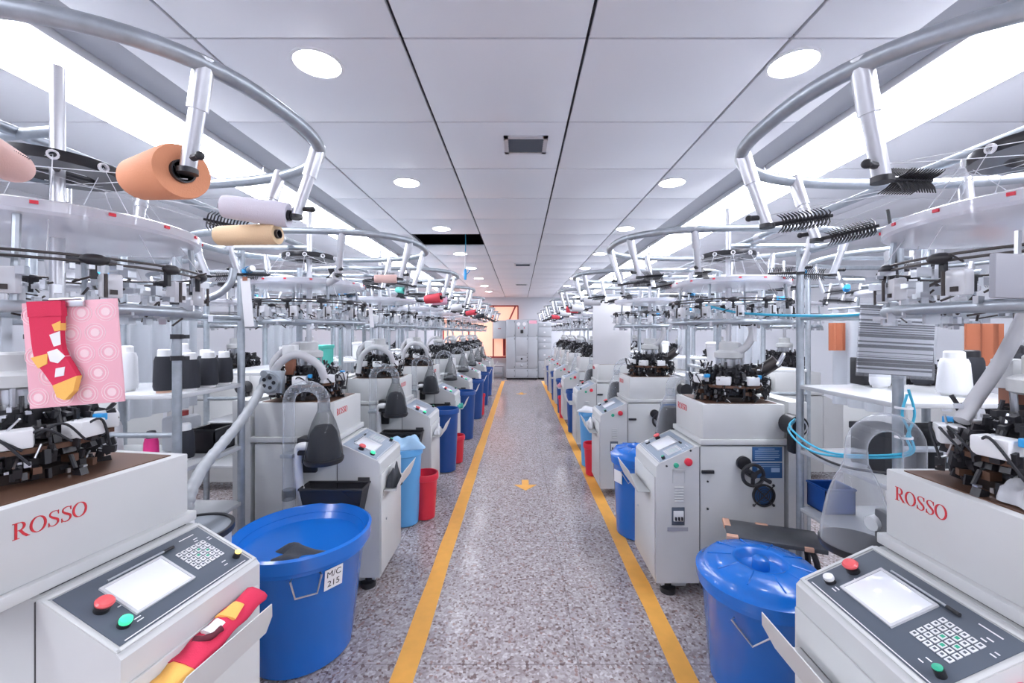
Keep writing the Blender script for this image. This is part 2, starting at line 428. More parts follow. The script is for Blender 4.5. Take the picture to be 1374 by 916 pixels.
MB().bb(ELX[3] + .01, ELX[4], 0, .5, .06, 1.88, .004).build('body', 'cabinet', root)
MB().bb(ELX[3] + .03, ELX[4] - .02, .03, .5, 0, .06).build('plinth', 'black', root)
zz = [.06, .62, 1.0, 1.2, 1.4, 1.72, 1.88]
for a, b in zip(zz, zz[1:]):
    d = MB().bb(ELX[3] + .03, ELX[4] - .02, -.016, 0, a + .008, b - .008, .004).build('door', 'cabinet', root)
    MB().bb(ELX[3] + .2, ELX[3] + .26, -.02, -.015, (a + b) / 2 - .02, (a + b) / 2 + .02).build('latch', 'white', d)
root = empty('wall_box', (-.67, 14.0, 1.65)); tag(root, 'flat grey switch box mounted left of the tall switch cabinet', 'box')
MB().bb(-.22, .22, 0, .36, -.31, .31, .006).build('body', 'cabinet', root)
MB().bb(-.20, .20, -.012, 0, -.29, .29, .004).build('door', 'cabinet', root)
MB().bb(-.05, .05, -.016, -.011, .02, .04).build('label_plate', 'dark_red', root)
root = empty('far_bench', (-1.0, 14.1, 0)); tag(root, 'low metal bench frame under the orange window', 'bench')
m = MB()
for x in (-.5, .45):
    for y in (-.15, .15): m.bb(x - .02, x + .02, y - .02, y + .02, 0, .4)
m.build('frame', 'galv', root)
MB().bb(-.52, .47, -.17, .17, .4, .43).build('bench_top', 'strip_grey', root)
MB().bb(-.52, .47, -.15, .15, .16, .19).build('lower_shelf', 'galv', root)
root = empty('wall_sign', (1.3, 14.48, 2.1)); tag(root, 'small blue and white notice on the far wall above the cabinets', 'sign')
MB().bb(-.25, .25, -.02, 0, -.09, .09).build('board', 'blue_plate', root)
MB().bb(-.22, -.02, -.024, -.019, -.05, .05).build('print', 'white', root)

# ------------------------------------------------------------------ the knitting machine
# local frame: x away from the aisle, y along it, origin on the floor at the middle of the aisle face
def serif_text(word, cap):
    """roman capitals as strips, lower left at 0,0; returns MB in xy plane with thickness along z"""
    m = MB(); th = .0015; x = 0
    def strip(c, wf):
        n = len(c); L = []; R = []
        for i, p in enumerate(c):
            a = c[max(0, i - 1)]; b = c[min(n - 1, i + 1)]
            dx, dy = b[0] - a[0], b[1] - a[1]; l = math.hypot(dx, dy) or 1
            w = wf(i / (n - 1), dx / l, dy / l) / 2; L.append((p[0] - dy / l * w, p[1] + dx / l * w)); R.append((p[0] + dy / l * w, p[1] - dx / l * w))
        vs = []; fs = []
        for l_, r_ in zip(L, R): vs += [(l_[0], l_[1], 0), (r_[0], r_[1], 0), (l_[0], l_[1], th), (r_[0], r_[1], th)]
        for i in range(n - 1):
            o = 4 * i; fs += [(o + 2, o + 3, o + 7, o + 6), (o, o + 2, o + 6, o + 4), (o + 1, o + 5, o + 7, o + 3)]
        m.add(vs, fs)
    stress = lambda t, dx, dy: cap * (.035 + .10 * abs(dy) ** 1.5)
    for ch in word:
        if ch == 'O':
            strip([(x + cap * .42 + cap * .38 * math.cos(a), cap * .5 + cap * .48 * math.sin(a)) for a in [2 * PI * k / 40 for k in range(41)]], stress); x += cap * .92
        elif ch == 'R':
            m.prism([(x + .10 * cap, 0), (x + .23 * cap, 0), (x + .23 * cap, cap), (x + .10 * cap, cap)], th)
            m.prism([(x, 0), (x + .34 * cap, 0), (x + .34 * cap, .04 * cap), (x, .04 * cap)], th)
            m.prism([(x, .96 * cap), (x + .3 * cap, .96 * cap), (x + .3 * cap, cap), (x, cap)], th)
            strip([(x + .2 * cap, .97 * cap)] + [(x + cap * .36 + cap * .22 * math.cos(a), cap * .74 + cap * .23 * math.sin(a)) for a in [PI / 2 - PI * k / 16 for k in range(17)]] + [(x + .2 * cap, .51 * cap)], stress)
            strip([(x + .36 * cap, .52 * cap), (x + .55 * cap, .22 * cap), (x + .74 * cap, .03 * cap)], lambda t, a, b: .13 * cap)
            m.prism([(x + .66 * cap, 0), (x + .86 * cap, 0), (x + .86 * cap, .04 * cap), (x + .66 * cap, .04 * cap)], th); x += cap * .88
        elif ch == 'S':
            pts = [(.60, .80), (.54, .93), (.36, .97), (.17, .90), (.13, .74), (.25, .60), (.42, .48), (.56, .36), (.57, .18), (.44, .05), (.26, .03), (.12, .12), (.07, .26)]
            c = [(p.x, p.y) for p in spline([(x + a * cap, b * cap, 0) for a, b in pts], 4)]
            strip(c, lambda t, dx, dy: cap * (.04 + .10 * math.exp(-((t - .5) / .2) ** 2)))
            m.prism([(x + .585 * cap, .72 * cap), (x + .625 * cap, .72 * cap), (x + .625 * cap, .97 * cap), (x + .585 * cap, .97 * cap)], th)
            m.prism([(x + .05 * cap, .03 * cap), (x + .09 * cap, .03 * cap), (x + .09 * cap, .30 * cap), (x + .05 * cap, .30 * cap)], th); x += cap * .72
    return m, x

RA, RB, RCX, RZ, RN = .69, .46, .48, 2.10, 2.6
def ring_pt(t, a=RA, b=RB, z=RZ):
    c, s = math.cos(t), math.sin(t)
    return Vector((RCX + a * math.copysign(abs(c) ** (2 / RN), c), b * math.copysign(abs(s) ** (2 / RN), s), z))
ARMS = [PI + .42, PI - .34, PI + 1.15, PI - 1.15, .75, -.75, PI + 1.9, PI - 1.9]
ARMP = []
for t in ARMS:
    top = ring_pt(t); inw = Vector((RCX, 0, RZ)) - top; inw.z = 0; inw.normalize()
    ARMP.append((top, top + inw * .07 + Vector((0, 0, -.225)), inw))

def make_machine():
    T = empty('knitting_machine')
    W = .215
    # lower cabinet
    b = MB().bb(.256, .75, -W, W, .085, .885, .006).build('base_cabinet', 'paint', T)
    MB().bb(.2525, .2555, -W - .0015, W + .0015, .09, .88).build('panel_gap', 'seam', b)
    MB().bb(.27, .74, -W + .02, W - .02, .872, .893).build('top_gap', 'seam', b)
    # console with sloped top
    prof = [(0, .085), (0, .765), (.012, .778), (.24, .882), (.252, .884), (.252, .085)]
    M = Matrix(((1, 0, 0), (0, 0, -1), (0, 1, 0)))
    c = MB().prism([(x, z) for x, z in prof], 2 * W, M, (0, W, 0)).build('console', 'paint_light', T, smooth=25)
    d = MB().bb(-.009, 0, -W + .012, W - .006, .10, .70, .004).build('console_door', 'paint_light', T)
    MB().lathe([(.007, 0), (.007, .006), (0, .008)], (-.009, W - .09, .40), d=(-1, 0, 0), seg=12).build('lock', 'steel', d)
    # sloped control panel
    ax = Vector((.228, 0, .104)).normalized(); nz = Vector((-ax.z, 0, ax.x)); ay = Vector((0, 1, 0))
    PM = Matrix((ax, ay, nz)).transposed(); P0 = Vector((.012, 0, .778))
    def pp(s, t, h=0): return P0 + ax * s + ay * t + nz * h
    def pbox(mb, s0, s1, t0, t1, h0, h1, bev=0): return mb.box(pp((s0 + s1) / 2, (t0 + t1) / 2, (h0 + h1) / 2), (abs(s1 - s0), abs(t1 - t0), h1 - h0), bev, PM)
    cp = pbox(MB(), .014, .238, -W + .016, W - .016, 0, .0025, .002).build('control_panel', 'slate', T)
    pbox(pbox(pbox(pbox(MB(), 0, .010, -W, W, 0, .004, .002), .241, .251, -W, W, 0, .004, .002), 0, .25, -W, -W + .010, 0, .004, .002), 0, .25, W - .010, W, 0, .004, .002).build('panel_border', 'paint_light', T)
    pbox(MB(), .018, .0205, -W + .03, W - .03, .0024, .0032).build('panel_line', 'white', cp)
    scr = pbox(MB(), .070, .190, -.035, .118, .0025, .007, .002).build('screen', 'screen', T)
    sf = pbox(pbox(pbox(pbox(MB(), .064, .071, -.041, .124, .0025, .008), .189, .197, -.041, .124, .0025, .008), .064, .197, -.042, -.035, .0025, .008), .064, .197, .118, .125, .0025, .008); sf.build('screen_bezel', 'clear_block', scr)
    st = MB().cyl(pp(.205, -.06, .008), pp(.205, .10, .008), .0035, seg=8).build('stylus', 'steel', T)
    MB().cyl(pp(.205, -.085, .008), pp(.205, -.055, .008), .005, seg=8).build('tip', 'black', st)
    k = MB(); kd = MB()
    for i in range(5):
        for j in range(6):
            pbox(k, .085 + i * .019, .100 + i * .019, -.165 + j * .0165, -.152 + j * .0165, .0025, .0052, .001)
            pbox(kd, .090 + i * .019, .096 + i * .019, -.162 + j * .0165, -.156 + j * .0165, .005, .0056)
    kp = k.build('keypad', 'white_plastic', T); kd.build('key_print', 'slate', kp)
    kg = MB()
    for i, j in ((1, 2), (2, 1), (2, 3), (3, 2)): pbox(kg, .089 + i * .019, .097 + i * .019, -.163 + j * .0165, -.155 + j * .0165, .0052, .0058)
    kg.build('arrow_print', 'green', kp)
    es = MB().lathe([(.017, 0), (.017, .012), (.012, .014), (.012, .020)], pp(.135, .158, .002), d=nz, seg=20).build('emergency_stop', 'black', T)
    MB().lathe([(.012, 0), (.020, .003), (.021, .008), (.017, .013), (0, .015)], pp(.135, .158, .020), d=nz, seg=24).build('stop_cap', 'red_button', es)
    sb = MB().lathe([(.015, 0), (.015, .010)], pp(.060, .158, .002), d=nz, seg=20).build('selector_button', 'black', T)
    MB().lathe([(.0135, 0), (.0145, .004), (.0135, .010), (.004, .013), (0, .013)], pp(.060, .158, .012), d=nz, seg=20).build('button_cap', 'white_plastic', sb)
    kb = MB().lathe([(.011, 0), (.011, .018)], pp(.050, -.178, .002), d=nz, seg=16).build('panel_knob', 'black', T)
    MB().lathe([(.009, 0), (.010, .003), (0, .004)], pp(.050, -.178, .020), d=nz, seg=16).build('knob_top', 'green', kb)
    mk = MB()
    for s, t, l in ((.055, .128, .016), (.045, .128, .016), (.115, .128, .012), (.06, -.14, .014), (.045, -.135, .012), (.185, -.15, .012), (.195, -.155, .014), (.215, -.14, .05), (.165, -.185, .012), (.175, -.185, .010)):
        pbox(mk, s, s + .003, t - l / 2, t + l / 2, .0024, .0031)
    mk.build('panel_marking', 'white', cp)
    # near face of the console (y = -W)
    f = -W
    bt = MB().lathe([(.015, 0), (.015, .008), (.010, .012), (0, .012)], (.115, f, .775), d=(0, -1, 0), seg=18).build('start_button', 'green', T)
    rb = MB().lathe([(.022, 0), (.022, .014), (.016, .018), (0, .018)], (.185, f, .795), d=(0, -1, 0), seg=22).build('stop_button', 'red', T)
    pk = MB().bb(.095, .170, f - .003, f + .002, .735, .750).bb(.095, .100, f - .003, f, .67, .75).bb(.165, .170, f - .003, f, .67, .75).build('pocket', 'paint', T)
    MB().bb(.100, .165, f - .0012, f, .738, .744).build('pocket_gap', 'seam', pk)
    v = MB()
    for i in range(6): v.box((.132, f - .003, .565 + i * .016), (.055, .009, .009), .004)
    v.build('louvre', 'paint_light', T)
    br = MB().bb(.090, .165, f - .004, f, .425, .53, .002).build('breaker_box', 'slate', T)
    MB().bb(.098, .157, f - .012, f - .003, .45, .51, .003).build('breaker', 'white_plastic', br)
    sw = MB()
    for i in range(3): sw.bb(.104 + i * .018, .114 + i * .018, f - .022, f - .011, .458, .478, .002)
    sw.build('breaker_switch', 'black', br)
    MB().bb(.065, .185, f - .002, f, .39, .412).build('warning_plate', 'strip_grey', T)
    MB().bb(.262, .335, f - .014, f, .728, .748, .004).build('door_handle', 'black', T)
    sc = MB()
    for x, z in ((.30, .68), (.30, .52), (.20, .86), (.06, .77), (.70, .2), (.30, .2)): sc.lathe([(.006, 0), (.006, .004), (0, .005)], (x, f, z), d=(0, -1, 0), seg=8)
    sc.build('screw', 'black', T)
    hw = MB().tube([(.535 + .060 * math.cos(a), f - .055, .735 + .060 * math.sin(a)) for a in [2 * PI * i / 28 for i in range(28)]], .010, 8, True)
    for i in range(3):
        a = 2 * PI * i / 3 + .5; hw.box((.535 + .03 * math.cos(a), f - .055, .735 + .03 * math.sin(a)), (.06, .010, .022), .004, Matrix.Rotation(-a, 3, 'Y'))
    hw.cyl((.535, f, .735), (.535, f - .065, .735), .020)
    hwo = hw.build('handwheel', 'black', T)
    MB().cyl((.587, f - .05, .72), (.600, f - .11, .715), .010, .012).build('crank_handle', 'black', hwo)
    MB().lathe([(.040, 0), (.040, .02), (.025, .024), (0, .024)], (.505, f, .79), d=(0, -1, 0), seg=24).build('dial', 'black', T)
    fan = MB().ringlathe([(.066, 0), (.066, .012), (.056, .012), (.054, 0)], (.625, f, .60), 32, (0, -1, 0)).build('cooling_fan', 'black', T)
    g = MB()
    for r in (.018, .031, .044): g.tube([(.625 + r * math.cos(a), f - .012, .60 + r * math.sin(a)) for a in [2 * PI * i / 28 for i in range(28)]], .0022, 6, True)
    for i in range(4):
        a = PI / 4 + i * PI / 2; g.cyl((.625, f - .012, .60), (.625 + .08 * math.cos(a), f - .010, .60 + .08 * math.sin(a)), .0035, seg=6); g.ball((.625 + .082 * math.cos(a), f - .006, .60 + .082 * math.sin(a)), .008, seg=8)
    g.build('grille', 'black', fan)
    MB().lathe([(.053, 0), (.053, .003), (0, .003)], (.625, f, .60), d=(0, -1, 0), seg=28).build('fan_backing', 'blue_plate', fan)
    for z0, z1 in ((.797, .882), (.70, .79)):
        npl = MB().bb(.560, .735, f - .003, f, z0, z1, .001).build('nameplate', 'blue_plate', T)
        tx = MB()
        if z0 > .75:
            for i in range(6): tx.bb(.575 + (.02 if i == 0 else 0), .72 - (.03 if i in (0, 5) else .004 * (i % 3)), f - .0036, f - .003, z1 - .014 - i * .012, z1 - .010 - i * .012)
        else:
            tx.bb(.59, .625, f - .0036, f - .003, z0 + .035, z0 + .06).bb(.67, .72, f - .0036, f - .003, z0 + .035, z0 + .06)
            for i in range(2): tx.bb(.575, .72, f - .0036, f - .003, z1 - .012 - i * .01, z1 - .009 - i * .01)
        tx.build('print', 'plate_text', npl)
    MB().bb(.05, .20, -.15, .15, .03, .085).build('plinth', 'paint', T)
    for x in (.09, .64):
        for y in (-.15, .15):
            MB().lathe([(.045, 0), (.045, .03), (.02, .035), (.02, .09)], (x, y, 0), seg=16).build('foot', 'black', T)
    # upper hood
    h = MB().bb(.256, .775, -W - .006, W + .006, .893, .925, .004).build('hood_base', 'paint_light', T)
    hd = MB().bb(.275, .755, -.208, .208, .925, 1.128, .004).build('hood', 'paint_light', T)
    MB().bb(.305, .725, -.18, .18, 1.126, 1.131).build('hood_tray', 'rust_metal', hd)
    L, wid = serif_text('ROSSO', .040)
    sc_ = .155 / wid
    LM = Matrix(((0, 0, -1), (-1 * sc_, 0, 0), (0, 1, 0)))
    L.v = [tuple(LM @ Vector((x, y, z)) + Vector((.2748, .175, 1.045))) for x, y, z in L.v]
    L.build('lettering', 'red_text', hd, smooth=0)
    # rear electrics box
    MB().bb(.79, .90, -.19, .19, .09, 1.14, .005).build('rear_box', 'paint_light', T)
    # motor at the back of the near side
    mo = MB().cyl((.775, -.205, 1.02), (.775, -.30, 1.02), .058, seg=20).box((.775, -.26, .93), (.05, .06, .14), .01).build('motor', 'black', T)
    MB().tube([(.775 + .05 * math.cos(a), -.302 - .004 * math.sin(3 * a), 1.0 + .055 * math.sin(a)) for a in [2 * PI * i / 24 for i in range(24)]], .003, 6, True).ringlathe([(.040, 0), (.046, 0), (.046, .006), (.040, .006)], (.775, -.300, 1.02), 20, (0, -1, 0)).build('coiled_wire', 'white', mo)
    # knitting head
    KX = .53
    MB().lathe([(.150, 1.128), (.155, 1.16), (.12, 1.175), (.12, 1.21), (.165, 1.215), (.165, 1.235), (.10, 1.24), (.085, 1.33), (.05, 1.335)], (KX, 0, 0), 32).build('needle_cylinder', 'dark_metal', T)
    MB().lathe([(.20, 1.218), (.20, 1.232), (.155, 1.232), (.155, 1.218)], (KX, 0, 0), 32).build('cam_plate', 'rust_metal', T)
    r2 = random.Random(3)
    A, B, C_ = MB(), MB(), MB()
    def rv(r0, r1, z0, z1):
        a = r2.uniform(0, 2 * PI); r = r2.uniform(r0, r1); return a, Vector((KX + r * math.cos(a), r * math.sin(a) * .95, r2.uniform(z0, z1)))
    A.lathe([(.13, 1.13), (.135, 1.22), (.10, 1.25), (.095, 1.33), (.05, 1.34)], (KX, 0, 0), 24)
    for i in range(420):
        a, p = rv(.10, .215, 1.135, 1.34)
        if p.z > 1.29 and (p - Vector((KX, 0, p.z))).length > .17: p.z -= .08
        R = Matrix.Rotation(a, 3, 'Z') @ Matrix.Rotation(r2.uniform(-.4, .4), 3, 'Y')
        if i % 3: A.box(p, (r2.uniform(.010, .034), r2.uniform(.006, .022), r2.uniform(.010, .040)), 0, R)
        else: A.cyl(p, p + R @ Vector((r2.uniform(-.01, .02), 0, r2.uniform(.02, .05))), r2.uniform(.004, .010), seg=7)
    for i in range(110):
        a, p = rv(.12, .225, 1.14, 1.35)
        R = Matrix.Rotation(a, 3, 'Z')
        if i % 2: B.box(p, (r2.uniform(.006, .022), r2.uniform(.005, .014), r2.uniform(.005, .016)), 0, R)
        else:
            q = p + Vector((r2.uniform(-.03, .03), r2.uniform(-.03, .03), r2.uniform(-.05, .05))); B.cyl(p, q, r2.uniform(.002, .004), seg=6)
    for i in range(22):
        a, p = rv(.14, .2, 1.15, 1.24); C_.box(p, (r2.uniform(.02, .04), r2.uniform(.01, .025), r2.uniform(.012, .024)), 0, Matrix.Rotation(a, 3, 'Z'))
    for nm, mb, mt in (('cam_mechanism', A, 'black'), ('lever_set', B, 'steel'), ('cam_block', C_, 'rust_metal')): tag(mb.build(nm, mt, T), kind='stuff')
    wr = MB()
    for i in range(14):
        a = r2.uniform(0, 2 * PI); p = Vector((KX + .2 * math.cos(a), .19 * math.sin(a), r2.uniform(1.17, 1.28)))
        q = Vector((KX + .225 * math.cos(a + .5), .215 * math.sin(a + .5), r2.uniform(1.13, 1.25))); mid = (p + q) / 2 + Vector((.03 * math.cos(a), .03 * math.sin(a), r2.uniform(.02, .07)))
        wr.tube(spline([p, mid, q], 6), .0035, 6)
    tag(wr.build('wiring', 'black_soft', T), kind='stuff')
    for i in range(8):
        a = 2 * PI * i / 8 + .2
        R = Matrix.Rotation(a, 3, 'Z')
        o = MB().box((KX + .195 * math.cos(a), .19 * math.sin(a), 1.262), (.060, .078, .050), .006, R).build('yarn_finger_box', 'white_plastic', T)
        if i % 2 == 0: MB().box((KX + .20 * math.cos(a + .28), .195 * math.sin(a + .28), 1.285), (.03, .02, .022), .003, R).build('blue_clip', 'blue_valve', o)
    cap = MB().lathe([(.070, 1.385), (.082, 1.392), (.082, 1.425), (.065, 1.435), (.054, 1.438), (.054, 1.485), (.048, 1.492), (0, 1.492)], (KX, 0, 0), 28).build('dial_cap', 'paint_light', T)
    s = MB()
    for i in range(5):
        a = 2 * PI * i / 5; s.cyl((KX + .065 * math.cos(a), .065 * math.sin(a), 1.28), (KX + .07 * math.cos(a), .07 * math.sin(a), 1.392), .008, seg=8)
    s.lathe([(.045, 1.30), (.045, 1.39)], (KX, 0, 0), 20).build('cap_support', 'steel', T)
    # drive head beside the cap, tilted
    dh = MB().cyl((.66, -.10, 1.30), (.74, -.16, 1.38), .038, seg=16).box((.64, -.09, 1.28), (.05, .05, .10), .006).build('drive_head', 'dark_metal', T)
    MB().box((.755, -.170, 1.385), (.02, .075, .085), .006, Matrix.Rotation(.5, 3, 'Y') @ Matrix.Rotation(-.6, 3, 'Z')).build('drive_cover', 'steel', dh)
    MB().box((.58, .13, 1.43), (.075, .06, .085), .004).build('relay_box', 'white_plastic', T)
    MB().box((.58, .13, 1.34), (.05, .04, .10), .004).build('relay_bracket', 'brown', T)
    # suction hose from the head to the creel
    MB().tube(spline([(.64, .12, 1.20), (.68, .14, 1.36), (.62, .04, 1.46), (.50, -.02, 1.47)], 8), .022, 10).build('air_hose', 'hose_pale', T)
    # creel
    PX = .53
    MB().cyl((PX, 0, 1.485), (PX, 0, 2.34), .017, seg=16).build('centre_pole', 'alu', T)
    tp = MB().lathe([(.30, 1.83), (.335, 1.834), (.342, 1.842), (.342, 1.866), (.335, 1.87), (.30, 1.868), (.02, 1.872)], (KX, 0, 0), 48).build('top_plate', 'acrylic', T)
    for i in range(16):
        a = 2 * PI * i / 16 + .1; MB().box((KX + .343 * math.cos(a), .343 * math.sin(a), 1.858), (.006, .014, .008), 0, Matrix.Rotation(a, 3, 'Z')).build('plate_tab', 'red', tp)
    fr = MB()
    for z, r in ((1.742, .345), (1.728, .345)): fr.tube([(KX + r * math.cos(a), r * math.sin(a), z) for a in [2 * PI * i / 48 for i in range(48)]], .0035, 6, True)
    fr.build('feeder_wire', 'dark_metal', T)
    ring2 = MB().tube([(KX + .33 * math.cos(a), .33 * math.sin(a), 1.612) for a in [2 * PI * i / 48 for i in range(48)]], .015, 10, True)
    for i in range(4):
        a = PI / 4 + i * PI / 2; ring2.cyl((KX + .33 * math.cos(a), .33 * math.sin(a), 1.612), (KX + .31 * math.cos(a), .31 * math.sin(a), 1.845), .008, seg=8)
    ring2.cyl((KX - .33, 0, 1.612), (KX + .33, 0, 1.612), .011)
    ring2.build('lower_ring', 'galv', T)
    for i in range(12):
        a = 2 * PI * i / 12 + .13; R = Matrix.Rotation(a + PI / 2, 3, 'Z')
        o = MB().ball((KX + .347 * math.cos(a), .347 * math.sin(a), 1.735), 1, (.030, .014, .015), 10, R).box((KX + .335 * math.cos(a), .335 * math.sin(a), 1.712), (.012, .012, .05), 0, R).build('yarn_feeder', 'black', T)
        MB().box((KX + .335 * math.cos(a + .1), .335 * math.sin(a + .1), 1.672), (.042, .03, .062), .004, R).build('sensor', 'clear_block', o)
        MB().box((KX + .352 * math.cos(a + .1), .352 * math.sin(a + .1), 1.655), (.014, .008, .012), 0, R).cyl((KX + .36 * math.cos(a + .05), .36 * math.sin(a + .05), 1.640), (KX + .36 * math.cos(a + .05), .36 * math.sin(a + .05), 1.70), .004, seg=6).build('clip', 'dark_metal', o)
    cl = MB(); cm = MB()
    for i in range(170):
        a = r2.uniform(0, 2 * PI); r = r2.uniform(.20, .37); p = Vector((KX + r * math.cos(a), r * math.sin(a), r2.uniform(1.58, 1.72)))
        if i % 3: cl.box(p, (r2.uniform(.01, .04), r2.uniform(.006, .02), r2.uniform(.008, .03)), 0, Matrix.Rotation(a, 3, 'Z'))
        else:
            q = p + Vector((r2.uniform(-.05, .05), r2.uniform(-.05, .05), r2.uniform(-.05, .03))); cm.cyl(p, q, r2.uniform(.002, .004), seg=6)
    tag(cl.build('clip_set', 'steel', T), kind='stuff'); tag(cm.build('thread_guide', 'dark_metal', T), kind='stuff')
    cr = MB().tube([ring_pt(2 * PI * i / 72) for i in range(72)], .019, 12, True)
    cr.cyl((RCX + RA - .005, 0, RZ), (PX, 0, RZ), .015).build('creel_ring', 'galv', T)
    for i, (a, b, inw) in enumerate(ARMP):
        ar = MB().cyl(a + Vector((0, 0, .014)), a.lerp(b, .42), .021, seg=12).cyl(a.lerp(b, .40), b, .0165, seg=12).build('creel_arm', 'alu', T)
        MB().lathe([(.021, 0), (.021, .012)], b - Vector((0, 0, .008)), 14).cyl(b + Vector((0, 0, .025)), b + Vector((0, 0, .025)) - inw * .045, .008, seg=8).ball(b + Vector((0, 0, .025)) - inw * .05, .010).build('arm_clamp', 'black', ar)
        # toothed cone holder pointing inward
        dr = (inw + Vector((0, 0, .10))).normalized(); Lh = .17
        sp = MB().cyl(b, b + dr * Lh, .007, .005, seg=8)
        side = dr.cross(Vector((0, 0, 1))).normalized(); up = side.cross(dr).normalized()
        for q in range(13):
            p = b + dr * (.046 + q * .0095)
            for ang in (.3, 2.1, 3.8, 5.2):
                dv = (side * math.cos(ang) + up * math.sin(ang)); mid = p + dv * .022 - dr * .002; sp.tube([p, mid, p + dv * .037 - dr * .012], [.0026, .0022, .0012], 5)
        sp.build('cone_holder', 'black', T)
    # eyelet disc near the top of the pole and yarns falling from it
    dsc = MB().ringlathe([(.085, 2.015), (.155, 2.020), (.16, 2.035), (.155, 2.05), (.085, 2.045)], (PX, 0, 0), 32)
    for i in range(3):
        a = 2 * PI * i / 3 + .4; dsc.cyl((PX, 0, 2.03), (PX + .09 * math.cos(a), .09 * math.sin(a), 2.03), .008, seg=6)
    dsc = dsc.build('eyelet_disc', 'black', T)
    th = MB()
    for i in range(10):
        a = 2 * PI * i / 10; p = Vector((PX + .165 * math.cos(a), .165 * math.sin(a), 2.03))
        MB().ringlathe([(.008, -.004), (.013, -.004), (.013, .004), (.008, .004)], p, 12, (math.cos(a), math.sin(a), 0)).build('eyelet', 'white', dsc)
        th.tube([p, Vector((KX + .345 * math.cos(a), .345 * math.sin(a), 1.74))], .0012, 4)
        k = ARMP[i % 8][1]; th.tube([p, k + Vector((0, 0, .03))], .001, 4)
    th.build('yarn_thread', 'white_yarn', T)
    for i, t in enumerate((.95, -.6)):
        p = Vector((KX + .40 * math.cos(t), .36 * math.sin(t), 1.90)); dx = Vector((-math.sin(t), math.cos(t), .1)).normalized()
        fm = MB().cyl(p, p + dx * .07, .020, seg=14).lathe([(.026, 0), (.026, .02), (.01, .025)], p - dx * .028, 14, dx).build('feed_motor', 'blue_valve', T)
        MB().cyl(p + dx * .07, p + dx * .12, .016, seg=12).cyl(p, p - Vector((0, 0, .06)), .006, seg=6).build('motor_body', 'steel', fm)
    # suction unit on the far face: smoked bell, clear arching tube, pale hose
    g = W
    MB().box((.42, g + .012, .80), (.10, .03, .16), .004).build('bell_bracket', 'black', T)
    sx, sy = .28, g + .115
    bl = MB().lathe([(.100, .825), (.103, .84), (.098, .89), (.082, .98), (.064, 1.04), (.044, 1.085), (.034, 1.11), (.033, 1.15)], (sx, sy, 0), 28).build('suction_bell', 'clear_plastic', T)
    MB().lathe([(.02, .808), (.100, .812), (.107, .826), (.107, .838), (.0, .838)], (sx, sy, 0), 28).build('bell_base', 'black', bl)
    MB().lathe([(.090, .838), (.088, .89), (.070, .985), (.045, 1.02), (0, 1.03)], (sx, sy, 0), 18).build('filter', 'black_soft', bl)
    MB().bb(sx + .07, sx + .15, sy - .07, sy + .01, .85, .95, .006).bb(sx + .02, sx + .16, sy - .10, sy - .02, .80, .82).build('bell_clamp', 'black', bl)
    arch = [(sx, sy, 1.10), (sx, sy, 1.16)] + [(sx + .10 - .10 * math.cos(a), sy, 1.16 + .085 * math.sin(a)) for a in [PI * k / 12 for k in range(1, 12)]] + [(sx + .20, sy, 1.16), (sx + .20, sy, .9), (sx + .20, sy, .45)]
    MB().tube(arch, .032, 16).build('clear_tube', 'clear_plastic', T)
    MB().ringlathe([(.028, .60), (.036, .60), (.036, .655), (.028, .655)], (sx + .2, sy, 0), 18).build('tube_collar', 'smoke_plastic', T)
    MB().bb(sx + .165, sx + .235, sy - .10, sy + .03, .84, .862, .004).build('tube_bracket', 'galv', T)
    MB().tube(spline([(sx + .05, sy, .90), (sx + .11, sy + .01, .905), (sx + .145, sy - .01, .89), (sx + .16, sy - .02, .80), (sx + .15, sy - .04, .60), (sx + .11, sy - .04, .42)], 8), .024, 12).build('bent_hose', 'white_plastic', T)
    # louvre slot on the far face
    MB().bb(.06, .13, g, g + .003, .665, .685).build('slot', 'seam', T)
    # bent sheet tray on the aisle face
    tr = MB(); th_ = .003
    tr.bb(-.085, 0, -.14, .18, .590, .593)
    tr.prism([(-.14, 0), (.18, 0), (.215, .05), (.17, .125), (-.11, .125), (-.14, .06)], .003, Matrix.Rotation(-.38, 3, 'Y') @ Matrix(((0, 0, 1), (1, 0, 0), (0, 1, 0))), (-.088, 0, .590))
    tr.bb(-.012, -.009, -.14, .18, .56, .593)
    tr.build('sock_tray', 'paint_light', T)
    return T

LXS = [-.919, -.835, -.815, -.80, -.79, -.78, -.78, -.78]
LYS = [1.21, 2.71, 4.02, 5.40, 6.80, 8.20, 9.60, 11.0, 12.3]
RXS = [.865, .80, .76, .755, .75, .74, .74, .73]
RYS = [1.09, 2.655, 4.13, 5.68, 7.25, 8.8, 10.35, 11.9]
proto = make_machine()
MIDSKIP = {'panel_line', 'keypad', 'stylus', 'screw', 'panel_marking', 'warning_plate', 'pocket', 'thread_guide', 'plate_tab', 'yarn_thread', 'coiled_wire', 'clip', 'blue_clip', 'eyelet', 'lock', 'relay_bracket', 'print', 'screen_bezel', 'grille', 'foot', 'plinth'}
FARKEEP = {'base_cabinet', 'console', 'console_door', 'control_panel', 'screen', 'emergency_stop', 'start_button', 'stop_button', 'selector_button', 'handwheel', 'hood', 'hood_base', 'needle_cylinder', 'cam_mechanism', 'lever_set', 'dial_cap', 'cap_support', 'centre_pole', 'top_plate', 'lower_ring', 'clip_set', 'feeder_wire', 'yarn_feeder', 'creel_ring', 'creel_arm', 'cone_holder', 'suction_bell', 'clear_tube', 'bent_hose', 'feed_motor', 'sock_tray', 'rear_box', 'eyelet_disc', 'air_hose', 'door_handle', 'slot'}
